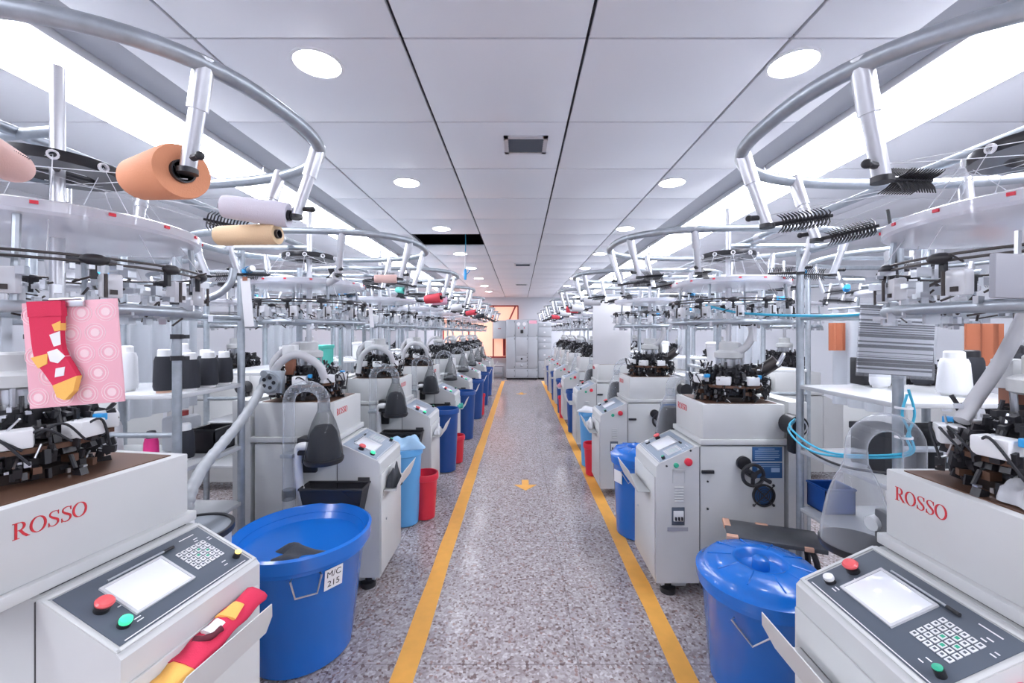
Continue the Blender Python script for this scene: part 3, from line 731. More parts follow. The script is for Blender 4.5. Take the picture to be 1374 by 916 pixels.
ROWKEEP = {'base_cabinet', 'hood', 'hood_base', 'needle_cylinder', 'cam_mechanism', 'dial_cap', 'cap_support', 'centre_pole', 'top_plate', 'lower_ring', 'clip_set', 'feeder_wire', 'creel_ring', 'creel_arm', 'cone_holder', 'feed_motor', 'rear_box', 'eyelet_disc', 'console', 'motor'}
FARSKIP = {'plate_tab', 'eyelet', 'filter', 'lettering', 'sensor', 'clip', 'hood_tray', 'motor_body', 'bell_clamp', 'panel_marking', 'panel_line', 'lock', 'panel_gap', 'top_gap', 'tip', 'screen_bezel', 'crank_handle'}
ROWSKIP = FARSKIP | {'arm_clamp', 'eyelet', 'coiled_wire'}
machines = {}
for side, X, Ys in (('right', RXS, RYS), ('left', LXS, LYS)):
    for i, y in enumerate(Ys):
        x = X[min(i, len(X) - 1)]; sg = 1 if side == 'right' else -1
        loc = (sg * abs(x), y, 0); rz = 0 if sg == 1 else PI - (.157 if i == 0 else 0)
        if side == 'right' and i == 0:
            o = proto; o.location = loc
        elif i <= 1: o = dup(proto, loc, rz, {'suction_bell', 'clear_tube', 'bent_hose', 'tube_collar', 'tube_bracket', 'bell_bracket'} if side == 'left' and i == 0 else ())
        elif i <= 3: o = dup(proto, loc, rz, MIDSKIP)
        else: o = dup(proto, loc, rz, FARSKIP, FARKEEP)
        tag(o, 'cream sock knitting machine, %s from the camera in the row %s of the aisle' % (ORD[i], side), 'knitting machine', 'sock knitting machines along the %s of the aisle' % side)
        machines[side, i] = o
ML0_ = machines['left', 0]
def cap_of(root, p, c, m):
    for ch in part(root, p).children:
        if base(ch.name) == c: setmat(ch, m)
cap_of(machines['left', 0], 'selector_button', 'button_cap', 'green_lit')
cap_of(machines['left', 0], 'panel_knob', 'knob_top', 'yellow_lit')
cap_of(machines['left', 1], 'selector_button', 'button_cap', 'green_lit')
for k in range(2, 7): cap_of(machines['left', k], 'selector_button', 'button_cap', 'green_lit') if machines['left', k] else None
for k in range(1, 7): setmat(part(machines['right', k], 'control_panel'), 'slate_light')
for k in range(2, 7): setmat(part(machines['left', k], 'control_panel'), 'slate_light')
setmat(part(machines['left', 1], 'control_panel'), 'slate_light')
for k in range(1, 9): setmat(part(machines['left', k], 'suction_bell'), 'smoke_plastic')
for c_ in list(part(machines['right', 0], 'suction_bell').children):
    if base(c_.name) == 'filter': bpy.data.objects.remove(c_)
for c_ in ML0_.children:
    if base(c_.name) in ('creel_ring', 'creel_arm', 'cone_holder'): c_.location.z += .05
for c_ in ML0_.children:
    if base(c_.name) in ('needle_cylinder', 'cam_plate', 'cam_mechanism', 'lever_set', 'cam_block', 'wiring', 'yarn_finger_box', 'dial_cap', 'cap_support', 'relay_box', 'relay_bracket', 'air_hose'): c_.location.x += .06; c_.location.y += .05
    elif base(c_.name) in ('centre_pole', 'top_plate', 'feeder_wire', 'lower_ring', 'yarn_feeder', 'clip_set', 'thread_guide', 'creel_ring', 'creel_arm', 'cone_holder', 'eyelet_disc', 'yarn_thread', 'feed_motor'): c_.location.y += .04; c_.location.x -= .075
    elif base(c_.name) in ('hood', 'hood_base'):
        c_.scale.y = 1.25; c_.location.y = .052
        for g_ in c_.children:
            if base(g_.name) == 'lettering': g_.scale.y = .8; g_.location.y = .0144
# far row machines behind the racks: they face away from this aisle
for side, sg in (('left', -1), ('right', 1)):
    for i in range(7):
        y = (1.3 if side == 'left' else 1.6) + 1.5 * i
        o = dup(proto, (sg * 3.45, y, 0), 0 if sg == -1 else PI, ROWSKIP, ROWKEEP)
        tag(o, 'knitting machine partly hidden behind the %s storage racks, %s from the camera' % (side, ORD[i]), 'knitting machine', 'knitting machines in the next row on the %s' % side)

# overhead rails linking the creels
for sg, side in ((-1, 'left'), (1, 'right')):
    root = empty('creel_rail', (sg * 1.52, 0, 2.155)); tag(root, 'long steel rail running overhead along the creels of the %s machines' % side, 'rail')
    MB().cyl((0, .3, 0), (0, 13.0, 0), .017, seg=12).build('rail', 'galv', root)
    for i in range(8):
        y = 1.15 + 1.5 * i; MB().cyl((0, y - .03, 0), (0, y + .03, 0), .024, seg=12).build('coupling', 'alu', root)

# ------------------------------------------------------------------ storage racks behind the machines
def rack(x0, x1, y0, y1, label, group, shelves=(.585, .905, 1.26), top=2.02, clamps=False):
    """x0 is the aisle side"""
    root = empty('storage_rack', (x0, y0, 0)); tag(root, label, 'rack', group)
    dx, dy = x1 - x0, y1 - y0; s = 1 if dx > 0 else -1
    for x in (0, dx):
        for y in (0, dy):
            p = MB().cyl((x, y, 0), (x, y, top), .019, seg=14).build('post', 'galv', root)
            if not clamps or y > 0: continue
            for z in (1.42, 1.52): MB().lathe([(.026, 0), (.026, .022)], (x, y, z), 14).bb(x - .012, x + .05, y - .012, y + .012, z + .002, z + .020).build('clamp', 'black', p)
    for z in shelves:
        MB().bb(min(0, dx) - .01, max(0, dx) + .01, -.01, dy + .01, z - .022, z, .004).build('shelf', 'shelf', root)
    segs = [((0, 0, z), (dx, 0, z)) for z in (1.07, 1.63, top - .03)] + [((0, dy, 1.63), (dx, dy, 1.63)), ((0, 0, 1.63), (0, dy, 1.63)), ((dx, 0, 1.63), (dx, dy, 1.63)), ((0, 0, top - .03), (0, dy, top - .03)), ((0, dy * .5, 1.80), (dx, dy * .5, 1.80)), ((dx * .5, 0, 1.80), (dx * .5, dy, 1.80))]
    for a, b in segs: MB().cyl(a, b, .013, seg=10).build('cross_bar', 'galv', root)
    return root
RACKL = (-1.60, -2.28); RACKR = (1.56, 2.26)
racks = {}
for i in range(6):
    a = [1.95, 3.04, 4.30, 5.70, 7.10, 8.50][i]; b = [2.40, 3.74, 5.12, 6.5, 7.9, 9.3][i]
    racks['left', i] = rack(*RACKL, a, b, 'steel tube rack with white shelves between machines, %s along the left' % ORD[i], 'storage racks on the left', clamps=i == 0)
for i in range(6):
    a = 1.72 + 1.55 * i; b = a + .60
    racks['right', i] = rack(*RACKR, a, b, 'steel tube rack with white shelves between machines, %s along the right' % ORD[i], 'storage racks on the right', clamps=i == 0)

# ------------------------------------------------------------------ yarn cones on the creel arms
def cone(machine, k, m, r0, r1, L, label, tilt=.10, off=0.02, core='black', group='yarn cones on the creels', cz=0.0, jig=0.0):
    a, b, inw = ARMP[k]; mw = machine.matrix_basis
    d = (inw + Vector((0, 0, tilt)) + Vector((-inw.y, inw.x, 0)) * jig).normalized(); p = b + d * off + Vector((0, 0, cz))
    if machine == ML0: p.z += .05
    if machine == ML0: p.y += .04; p.x -= .075
    p = mw @ p; d = (mw.to_3x3() @ d)
    root = empty('yarn_cone', p); tag(root, label, 'yarn cone', group)
    ri = r0 * .42
    MB().ringlathe([(ri, .004), (r0 * .96, 0), (r0, .012), (r1, L - .01), (r1 * .93, L), (ri * .7, L - .004)], (0, 0, 0), 32, d).build('yarn', m, root)
    MB().ringlathe([(ri, -.006), (ri * .86, -.006), (ri * .6, L + .012), (ri * .72, L + .012)], (0, 0, 0), 24, d).build('core', core, root)
    return root
bpy.context.view_layer.update()
ML0, ML1, MR0 = machines['left', 0], machines['left', 1], machines['right', 0]
# on the left row local +y points to the camera, so arms with PI - t are the near ones
cone(ML0, 1, 'orange_yarn', .062, .050, .20, 'large orange yarn cone hanging on the creel arm closest to the camera', .06)
cone(ML0, 0, 'lavender_yarn', .040, .036, .19, 'pale lavender yarn cone on the left creel, next to the large orange cone', .10)
cone(ML0, 0, 'cream_yarn', .034, .032, .20, 'cream yellow yarn cone on the left creel, below the lavender one', -.02, cz=-.055, off=.06, jig=-.25)
cone(ML0, 3, 'salmon_yarn', .040, .036, .16, 'salmon yarn cone at the upper left edge of the photo', .05)
cone(ML1, 1, 'salmon_yarn', .026, .024, .13, 'small pale salmon yarn roll with a dark core, left of the aisle', -.03, jig=.6)
cone(ML1, 3, 'white_yarn', .028, .020, .20, 'slim white yarn cone on the second left creel', -.15)
M = machines
cone(M['left', 2], 1, 'red_yarn', .046, .040, .16, 'red yarn cone with a teal one above it, left creel', -.1)
cone(M['left', 2], 3, 'teal_yarn', .030, .028, .16, 'teal green yarn cone just above the red one', .12, cz=.04)
cone(M['left', 2], 0, 'pink_yarn', .042, .036, .15, 'light pink yarn cone right of the red cone, left creel', -.1)
cone(M['left', 3], 1, 'white_yarn', .044, .036, .16, 'white yarn cone on the fourth left creel, nearer arm', -.1)
cone(M['left', 4], 1, 'red_yarn', .044, .036, .16, 'distant red yarn cone near the end of the left row', -.1)
cone(M['left', 5], 1, 'black_yarn', .046, .04, .16, 'distant black yarn cone near the end of the left row', -.1)
cone(M['right', 2], 1, 'white_yarn', .045, .04, .17, 'white yarn cone on the third right creel, farther arm', -.05)
cone(M['right', 3], 0, 'white_yarn', .048, .042, .17, 'fat white yarn cone on the fourth right creel', -.05)
cone(M['right', 3], 1, 'red_yarn', .045, .04, .16, 'red yarn cone on the fourth right creel', -.1)
cone(M['right', 4], 0, 'white_yarn', .048, .042, .17, 'white yarn cone on the fifth right creel', -.05)
cone(M['right', 5], 0, 'red_yarn', .046, .04, .17, 'distant red yarn cone on the sixth right creel', -.05)

# ------------------------------------------------------------------ bins
def lathe_bin(name, loc, H, r0, r1, m, label, group, flute=0, rim=.014, wall=.006):
    root = empty(name, loc); tag(root, label, 'bin', group)
    seg = 48; prof = [(r0 - .02, 0), (r0, .012), (r1 * .985, H - .06), (r1, H - .055), (r1 + rim, H - .05), (r1 + rim, H - .01), (r1 + rim * .6, H), (r1 - wall, H), (r1 - wall, H - .06), (r0 - wall, .02), (0, .02)]
    mb = MB().lathe(prof, (0, 0, 0), seg)
    if flute:
        vs = []
        for x, y, z in mb.v:
            r = math.hypot(x, y)
            if .02 < z < H - .065 and r > .05:
                a = math.atan2(y, x); k = 1 - .012 * abs(math.sin(a * flute / 2)) ** .5; x *= k; y *= k
            vs.append((x, y, z))
        mb.v = vs
    mb.build('body', m, root, smooth=50)
    return root
# large blue bin on the left with its lid turned upside down
B1 = lathe_bin('plastic_bin', (-1.07, 2.07, 0), .545, .225, .285, 'blue', 'large blue plastic bin with its lid upside down, left of the aisle', 'plastic bins', 16)
MB().lathe([(.30, .515), (.315, .52), (.318, .575), (.305, .582), (.295, .575), (.268, .52), (.20, .480), (.06, .472), (.058, .462), (.0, .462)], (0, 0, 0), 56).build('lid', 'blue', B1, smooth=60)
MB().lathe([(.040, .471), (.040, .4745), (0, .4745)], (.0, .07, 0), 24).build('lid_knob_recess', 'blue_dark', B1)
ha = math.atan2(-2.1, 1.07 + .1) ; HR = Matrix.Rotation(ha, 3, 'Z')
def on_bin(a, r, z): return (r * math.cos(a), r * math.sin(a), z)
MB().tube([on_bin(ha - .20, .270, .485), on_bin(ha - .20, .305, .485), on_bin(ha - .14, .305, .41), on_bin(ha + .14, .305, .41), on_bin(ha + .20, .305, .485), on_bin(ha + .20, .270, .485)], .0045, 8).build('handle', 'steel', B1)
la = ha + .42
lab = MB().box(on_bin(la, .2775, .435), (.003, .085, .095), 0, Matrix.Rotation(la, 3, 'Z') @ Matrix.Rotation(.11, 3, 'Y')).build('paper_label', 'white', B1)
for s, dz in (('M/C', .022), ('215', -.022)):
    vs, fs = text_mesh(s, .040)
    R = Matrix.Rotation(la, 3, 'Z') @ Matrix.Rotation(.11, 3, 'Y') @ Matrix(((0, 0, 1), (1, 0, 0), (0, 1, 0)))
    MB().add([R @ Vector(v) + Vector(on_bin(la, .2800 + dz * .11, .435 + dz)) for v in vs], fs).build('lettering', 'black', lab, smooth=0)
def cloth(name, loc, sx, sy, h, m, label, cat, seed, rz=0, group=None):
    r = random.Random(seed); mb = MB(); n = 14; vs = []; fs = []
    ph = [r.uniform(0, 6) for _ in range(6)]
    for i in range(n + 1):
        for j in range(n + 1):
            u, v = i / n * 2 - 1, j / n * 2 - 1
            # disc mapping with wavy outline
            x = u * math.sqrt(1 - v * v / 2); y = v * math.sqrt(1 - u * u / 2); a = math.atan2(y, x); k = 1 + .14 * math.sin(3 * a + ph[0]) + .08 * math.sin(5 * a + ph[1])
            z = h * max(0, (1 - x * x - y * y)) ** .5 * (.7 + .2 * math.sin(5 * x + ph[2]) + .2 * math.sin(6 * y + 3 * x + ph[3])) + .004
            vs.append((x * sx * k, y * sy * k, z))
    for i in range(n):
        for j in range(n): a = i * (n + 1) + j; fs.append((a, a + n + 1, a + n + 2, a + 1))
    o = mb.add(vs, fs); nv = len(o.v)
    o.v += [(x, y, 0) for x, y, z in vs]; o.f += [tuple(reversed([i + nv for i in f])) for f in fs]
    ed = [i * (n + 1) for i in range(n + 1)] + [n * (n + 1) + j for j in range(1, n + 1)] + [i * (n + 1) + n for i in range(n - 1, -1, -1)] + [j for j in range(n - 1, 0, -1)]
    o.f += [(ed[i], ed[(i + 1) % len(ed)], ed[(i + 1) % len(ed)] + nv, ed[i] + nv) for i in range(len(ed))]
    ob = o.build(name, m, smooth=80, loc=loc); ob.rotation_euler = (0, 0, rz)
    return tag(ob, label, cat, group)
cloth('sock_bundle', (-1.04, 1.96, .478), .15, .075, .075, 'cloth_dark', 'crumpled dark grey socks lying in the upturned lid of the blue bin', 'socks', 4, .15)
# blue bin with domed lid, right
def lidded(loc, label, H=.50, r=.25, m='blue', group='plastic bins'):
    b = lathe_bin('plastic_bin', loc, H, r * .82, r * .96, m, label, group, 16)
    lid = MB().lathe([(r * .98, H - .03), (r * 1.04, H - .03), (r * 1.05, H + .008), (r * .98, H + .018), (r * .93, H + .035), (r * .86, H + .052), (r * .45, H + .070), (r * .40, H + .066), (r * .33, H + .035), (r * .14, H + .032), (r * .13, H + .072), (r * .11, H + .078), (0, H + .078)], (0, 0, 0), 56).build('lid', m, b, smooth=50)
    g = MB()
    for i in range(10):
        a = 2 * PI * i / 10 + .2; p = Vector(on_bin(a, r * .46, H + .069)); q = Vector(on_bin(a, r * .85, H + .053)); g.tube([p, q], .0035, 6)
    g.build('lid_rib', m, lid)
    MB().tube([on_bin(-2.5, r * .96, H - .09), on_bin(-2.5, r * 1.03, H - .09), on_bin(-2.2, r * 1.03, H - .16), on_bin(-1.9, r * 1.03, H - .09), on_bin(-1.9, r * .96, H - .09)], .004, 8).build('handle', 'steel', b)
    return b
lidded((1.075, 1.86, 0), 'blue plastic bin with a domed lid beside the nearest right machine', .47, .255)
B3 = lidded((.925, 3.24, 0), 'blue lidded bin half hidden behind the second right machine', .60, .205)
MB().box((-.178, -.08, .46), (.004, .09, .09), 0, Matrix.Rotation(PI + .42, 3, 'Z')).build('paper_label', 'white', B3)
for loc, H, r, m, lb in [
    ((-.93, 3.40, 0), .62, .13, 'blue_light', 'light blue bin between the second and third left machines'),
    ((-.79, 3.50, 0), .38, .10, 'red', 'red plastic bin between the second and third left machines'),
    ((-.83, 4.70, 0), .70, .14, 'blue_dark', 'tall dark blue bin between the third and fourth left machines'),
    ((-.75, 4.98, 0), .33, .09, 'red', 'small red bin behind the third left machine'),
    ((-.80, 6.12, 0), .70, .15, 'blue_dark', 'tall dark blue bin between the fourth and fifth left machines'),
    ((-.80, 7.55, 0), .70, .15, 'blue_dark', 'dark blue bin between the fifth and sixth left machines'),
    ((-.74, 7.86, 0), .40, .09, 'red', 'small red bin behind the fifth left machine'),
    ((-.80, 8.95, 0), .70, .15, 'blue_dark', 'dark blue bin between the sixth and seventh left machines'),
    ((-.80, 10.3, 0), .70, .14, 'blue_dark', 'dark blue bin between the seventh and eighth left machines'),
    ((.83, 4.86, 0), .64, .13, 'blue_light', 'light blue bin lined with a clear bag on the right of the aisle'),
    ((.80, 4.55, 0), .35, .095, 'red', 'red plastic bin in front of the light blue bin, right of the aisle'),
    ((.87, 6.50, 0), .66, .14, 'blue_dark', 'dark blue bin between the fourth and fifth right machines'),
    ((.85, 8.05, 0), .66, .14, 'blue_dark', 'dark blue bin between the fifth and sixth right machines'),
    ((.80, 7.90 - .32, 0), .40, .09, 'red', 'small distant red bin by the fifth right machine'),
    ((.86, 9.6, 0), .66, .14, 'blue_dark', 'dark blue bin between the sixth and seventh right machines'),
    ((.86, 11.15, 0), .66, .14, 'blue_dark', 'dark blue bin between the seventh and eighth right machines')]:
    lathe_bin('plastic_bin', loc, H, r * .8, r, m, lb, 'plastic bins', 0, .010, .004)
cloth('plastic_bag', (-.93, 3.40, .622), .15, .14, .10, 'bag_blue', 'pale blue plastic bag heaped in the light blue bin on the left', 'bag', 11)
cloth('plastic_bag', (.83, 4.86, .642), .15, .15, .05, 'bag_clear', 'clear plastic bag lining the light blue bin on the right', 'bag', 12)

# black mesh baskets hooked on the suction side of the left machines
def basket(x, y, z, label):
    root = empty('mesh_basket', (x, y, z)); tag(root, label, 'basket', 'black baskets on the left machines')
    def ringbox(w, d, zz): return [(-w, -d, zz), (w, -d, zz), (w, d, zz), (-w, d, zz)]
    a, b = ringbox(.15, .05, 0), ringbox(.18, .062, .16)
    vs = a + b; MB().add(vs, [(0, 1, 2, 3)] + [(i, (i + 1) % 4, 4 + (i + 1) % 4, 4 + i) for i in range(4)]).build('net', 'net_black', root, smooth=0)
    MB().tube(b, .008, 8, True).tube(a, .006, 6, True).build('frame', 'black', root)
for i in range(1, 6):
    m_ = machines['left', i]
    basket(m_.location.x - .235, m_.location.y - .285, .50, 'black mesh catch basket under the suction bell of the %s left machine' % ORD[i])

# grey drum with glass lid and ribbed hose, between the first two left machines
root = empty('collection_drum', (-1.34, 1.68, 0)); tag(root, 'grey drum with a dark-rimmed clear lid behind the nearest left machine', 'drum')
MB().lathe([(.14, 0), (.15, .01), (.15, .73), (.15, .74)], (0, 0, 0), 36).build('body', 'cabinet', root)
MB().lathe([(.15, .742), (.15, .75), (0, .755)], (0, 0, 0), 36).build('lid', 'lid_glass', root)
MB().ringlathe([(.149, .735), (.162, .735), (.162, .757), (.149, .757)], (0, 0, 0), 36).build('lid_rim', 'black', root)
MB().cyl((0, 0, .75), (0, 0, .80), .026, seg=16).build('spout', 'white', root)
def ribbed(pts, r, name, m, label):
    P = spline(pts, 14); mb = MB().tube(P, [r * (1 + .07 * math.sin(i * PI / 2)) for i in range(len(P))], 12)
    return tag(mb.build(name, m), label, 'hose')
ribbed([(-1.34, 1.68, .79), (-1.34, 1.69, .88), (-1.37, 1.80, .96), (-1.43, 2.0, 1.01), (-1.48, 2.22, 1.08), (-1.50, 2.40, 1.20), (-1.47, 2.45, 1.32)], .024, 'suction_hose', 'hose_grey', 'grey ribbed hose running from the drum lid up to the second left machine')
root = empty('blower_fitting', (-1.45, 2.44, 1.26)); tag(root, 'round metal blower fitting with five holes at the back of the second left machine', 'fitting')
MB().cyl((0, 0, 0), (0, -.03, 0), .055, seg=20).box((0, .02, 0), (.12, .04, .13), .006).cyl((-.01, -.03, .055), (-.01, -.06, .055), .02).build('casting', 'galv', root)
m = MB()
for i in range(5): a = 2 * PI * i / 5; m.cyl((.03 * math.cos(a), -.03, .03 * math.sin(a)), (.03 * math.cos(a), -.032, .03 * math.sin(a)), .011)
m.build('hole', 'black', root)
for i in range(1, 4):
    m_ = machines['left', i]; x, y = m_.location.x, m_.location.y
    tag(MB().tube(spline([(x - .66, y - .20, 1.18), (x - .62, y - .21, 1.34), (x - .50, y - .22, 1.42), (x - .38, y - .20, 1.36), (x - .35, y - .17, 1.27)], 8), .024, 12).build('arched_hose', 'hose_pale'), 'pale grey hose arching over the head of the %s left machine' % ORD[i], 'hose', 'arched hoses on the left machines')
# hoses hanging from the creels on the right
for i in range(1, 3):
    m_ = machines['right', i]; x, y = m_.location.x, m_.location.y
    tag(MB().tube(spline([(x + .62, y - .06, 1.64), (x + .64, y - .08, 1.55), (x + .60, y - .07, 1.46), (x + .54, y - .04, 1.42)], 8), .022, 12).build('drop_hose', 'hose_pale'), 'pale hose dropping from the creel to the cap of the %s right machine' % ORD[i], 'hose', 'drop hoses on the right machines')

# ------------------------------------------------------------------ spools on the racks
def spool(x, y, z, r, h, m, label, group, tip='white_plastic', foot=None, taper=.9):
    root = empty('yarn_spool', (x, y, z)); tag(root, label, 'yarn spool', group)
    MB().lathe([(r * .7, .0), (r * .72, .014)], (0, 0, 0), 20).build('cone_foot', foot or tip, root)
    MB().lathe([(r * .9, .012), (r, .03), (r * taper, h - .02), (r * taper * .85, h)], (0, 0, 0), 26).build('yarn', m, root)
    MB().lathe([(r * .62, h), (r * .60, h + .03), (r * .5, h + .035), (0, h + .035)], (0, 0, 0), 20).build('tip', tip, root)
    return root
GS = 'yarn spools on the left rack'
zt, zl = 1.26, .905
for x, y, r, h, m, lb in [
    (-1.72, 2.02, .043, .175, 'black_yarn', 'black yarn spool standing at the front post of the left rack'),
    (-1.66, 2.10, .046, .155, 'black_yarn', 'black yarn spool on the top left shelf, beside the post'),
    (-1.66, 2.225, .047, .155, 'black_yarn', 'black yarn spool in the middle of the top left shelf'),
    (-1.66, 2.345, .044, .15, 'black_yarn', 'black yarn spool at the far end of the top left shelf'),
    (-1.76, 2.34, .044, .16, 'black_yarn', 'black yarn spool set back at the far end of the top left shelf'),
    (-1.76, 2.18, .043, .20, 'white_yarn', 'tall white yarn spool behind the black spools, top left shelf'),
    (-1.94, 2.06, .046, .19, 'white_yarn', 'white yarn spool at the near end of the top left shelf'),
    (-2.05, 2.12, .044, .17, 'white_yarn', 'white yarn spool in the back corner of the top left shelf'),
    (-2.16, 2.04, .035, .14, 'white_yarn', 'small white yarn spool far back on the top left shelf')]:
    spool(x, y, zt, r, h, m, lb, GS, foot='kraft' if r == .043 else None)
cloth('plastic_bag', (-2.02, 2.0, zt), .07, .035, .10, 'bag_clear', 'clear plastic bag among the white spools on the left rack', 'bag', 31)
spool(-1.70, 2.12, zl, .043, .15, 'black_yarn', 'black yarn spool alone on the lower left shelf', GS)
spool(-1.80, 2.04, zl, .032, .13, 'magenta', 'magenta spool on the lower left shelf beside the post', GS, tip='black')
spool(-2.02, 2.06, zl, .050, .20, 'white_yarn', 'white yarn spool at the back of the lower left shelf', GS)
root = empty('plastic_jar', (-1.86, 2.30, zl)); tag(root, 'milky plastic canister with a dark cap on the lower left shelf', 'jar')
MB().bb(-.07, .07, -.06, .06, 0, .19, .02).build('body', 'milky', root); MB().lathe([(.03, .19), (.03, .215), (0, .215)], (0, 0, 0), 16).build('cap', 'dark_red', root)
def crate(x, y, z, w, d, h, m, label, group=None):
    root = empty('storage_crate', (x, y, z)); tag(root, label, 'box', group)
    t = .006
    MB().bb(-w, w, -d, d, 0, t).bb(-w, -w + t, -d, d, 0, h).bb(w - t, w, -d, d, 0, h).bb(-w, w, -d, -d + t, 0, h).bb(-w, w, d - t, d, 0, h).build('body', m, root)
    MB().tube([(-w, -d, h), (w, -d, h), (w, d, h), (-w, d, h)], .007, 6, True).build('rim', m, root)
crate(-1.70, 2.31, zl, .07, .08, .12, 'black', 'black plastic box at the far end of the lower left shelf')
# headphones-like cable coil on the lower left shelf
tag(MB().tube(spline([(-2.2, 2.02, zl + .09), (-2.1, 2.0, zl + .12), (-2.0, 2.0, zl + .10), (-1.93, 1.99, zl + .05)], 8), .008, 8).ball((-1.93, 1.99, zl + .04), .035, (1, .7, 1)).build('black_cable', 'black'), 'black cable with a round plug lying on the lower left shelf', 'cable')

# right rack
GR_ = 'yarn spools on the right rack'
spool(2.00, 1.92, 1.26, .062, .17, 'white_yarn', 'wide white yarn spool on the table of the right rack', GR_, taper=.85)
for x, y, r, h, lb in [(2.20, 2.03, .05, .17, 'short black yarn spool behind the wide white one, right rack'), (2.16, 1.82, .045, .20, 'tall black yarn spool nearest the camera on the right rack'), (2.22, 2.30, .05, .22, 'black yarn spool at the far back of the right rack')]:
    spool(x, y, 1.26, r, h, 'black_yarn', lb, GR_, tip='black')
spool(1.90, 2.20, 1.26, .045, .15, 'white_yarn', 'white yarn spool at the far end of the right rack table', GR_, taper=.95)
root = empty('speaker_unit', (1.98, 2.34, 1.26)); tag(root, 'black box with two round white dials on the right rack table', 'box')
MB().bb(-.09, .09, -.05, .05, 0, .15, .006).build('body', 'black', root)
for x in (-.04, .04): MB().ringlathe([(.016, 0), (.026, 0), (.026, .01), (.016, .01)], (x, -.05, .08), 18, (0, -1, 0)).build('dial', 'white', root)
for x, y, w, lb in ((1.72, 1.98, .075, 'black fabric box under the right rack table, nearer the aisle'), (1.93, 1.94, .085, 'black fabric box under the right rack table, in the middle')):
    root = empty('fabric_box', (x, y, .905)); tag(root, lb, 'box', 'black boxes under the right rack table')
    MB().bb(-w, w, -.10, .10, 0, .19, .012).build('body', 'black_soft', root); MB().bb(-w - .004, w + .004, -.104, .104, .17, .205, .006).build('lid', 'black_soft', root)
spool(2.12, 1.90, .905, .065, .20, 'white_yarn', 'fat white yarn spool under the right rack table', GR_, taper=.98)
root = empty('meter_box', (2.205, 1.78, .905)); tag(root, 'cream electrical box with small sockets under the right rack table', 'box')
MB().bb(-.05, .10, -.05, .05, 0, .22, .004).build('body', 'paint', root); MB().bb(-.01, .03, -.054, -.049, .12, .135).bb(-.01, .03, -.054, -.049, .15, .165).build('socket', 'black', root)
MB().bb(-.03, .05, -.053, -.049, .06, .085).build('label_plate', 'cabinet', root)
crate(1.70, 2.28, .585, .08, .07, .13, 'blue_dark', 'dark blue crate on the low shelf of the right rack')
cloth('plastic_bag', (1.98, 1.86, .905 - .32), .12, .10, .10, 'bag_clear', 'crumpled clear plastic bag on the low shelf of the right rack', 'bag', 21)
crate(2.12, 2.12, .585, .09, .10, .12, 'blue_dark', 'blue crate at the back of the low right shelf')

# hanging orange-brown swatches seen beyond the racks
for x, y, w, h, z, lb in [(2.62, 2.35, .11, .24, 1.60, 'rust orange fabric swatch hanging beyond the right rack'), (2.95, 2.6, .06, .16, 1.58, 'small rust swatch hanging behind the large rust one on the right'), (2.30, 3.02, .06, .20, 1.62, 'rust swatch hanging beyond the second right machine')]:
    o = MB()
    vs = []; n = 12
    for i in range(n + 1):
        for j in (0, 1): xx = (i / n * 2 - 1) * w; vs.append((xx, .012 * math.sin(i * 1.3), -j * h))
    vs += [(a, b + .006, c) for a, b, c in vs]; q = 2 * (n + 1)
    fs = [(2 * i, 2 * i + 2, 2 * i + 3, 2 * i + 1) for i in range(n)] + [(q + 2 * i, q + 2 * i + 1, q + 2 * i + 3, q + 2 * i + 2) for i in range(n)]
    fs += [(0, 1, q + 1, q), (2 * n, q + 2 * n, q + 2 * n + 1, 2 * n + 1)] + [(2 * i, q + 2 * i, q + 2 * i + 2, 2 * i + 2) for i in range(n)] + [(2 * i + 1, 2 * i + 3, q + 2 * i + 3, q + 2 * i + 1) for i in range(n)]
    tag(o.add(vs, fs).build('hanging_swatch', 'rust_swatch', loc=(x, y, z)), lb, 'fabric', 'hanging swatches')

# screens and clear plastic curtains that close the view behind the machines
root = empty('partition_screen', (-2.34, 1.25, 0)); tag(root, 'pale grey partition screen standing behind the nearest left machine', 'screen')
MB().bb(-.012, .012, -.70, .64, .05, 1.62, .004).build('panel', 'screen_panel', root)
MB().bb(-.02, .02, -.72, .66, 1.62, 1.65).bb(-.02, .02, -.72, .66, 0, .05).bb(-.02, .02, -.72, -.68, 0, 1.65).bb(-.02, .02, .62, .66, 0, 1.65).build('frame', 'alu', root)
k = 0
for side, x, ylist in (('left', -2.36, (2.75, 4.1, 5.5, 6.9, 8.3)), ('right', 2.36, (2.85, 4.4, 5.95, 7.5, 9.0))):
    for i, y in enumerate(ylist):
        vs = []; n = 24
        for a in range(n + 1):
            yy = (a / n * 2 - 1) * .30; xx = .018 * math.sin(a * 1.05 + i)
            vs += [(xx, yy, 1.72), (xx * 1.2, yy, 1.02)]
        q = len(vs); vs += [(p[0] + .003, p[1], p[2]) for p in vs]
        fs = [(2 * a, 2 * a + 2, 2 * a + 3, 2 * a + 1) for a in range(n)] + [(q + 2 * a, q + 2 * a + 1, q + 2 * a + 3, q + 2 * a + 2) for a in range(n)]
        fs += [(0, 1, q + 1, q), (2 * n, q + 2 * n, q + 2 * n + 1, 2 * n + 1)]
        root = empty('plastic_curtain', (x, y, 0)); tag(root, 'milky plastic curtain hanging behind the %s left machine' .replace('left', side) % ORD[i + 1], 'curtain', 'plastic curtains behind the %s machines' % side)
        MB().add(vs, fs).build('sheet', 'milky', root, smooth=80)
        MB().cyl((0, -.33, 1.725), (0, .33, 1.725), .009).build('curtain_rod', 'galv', root)

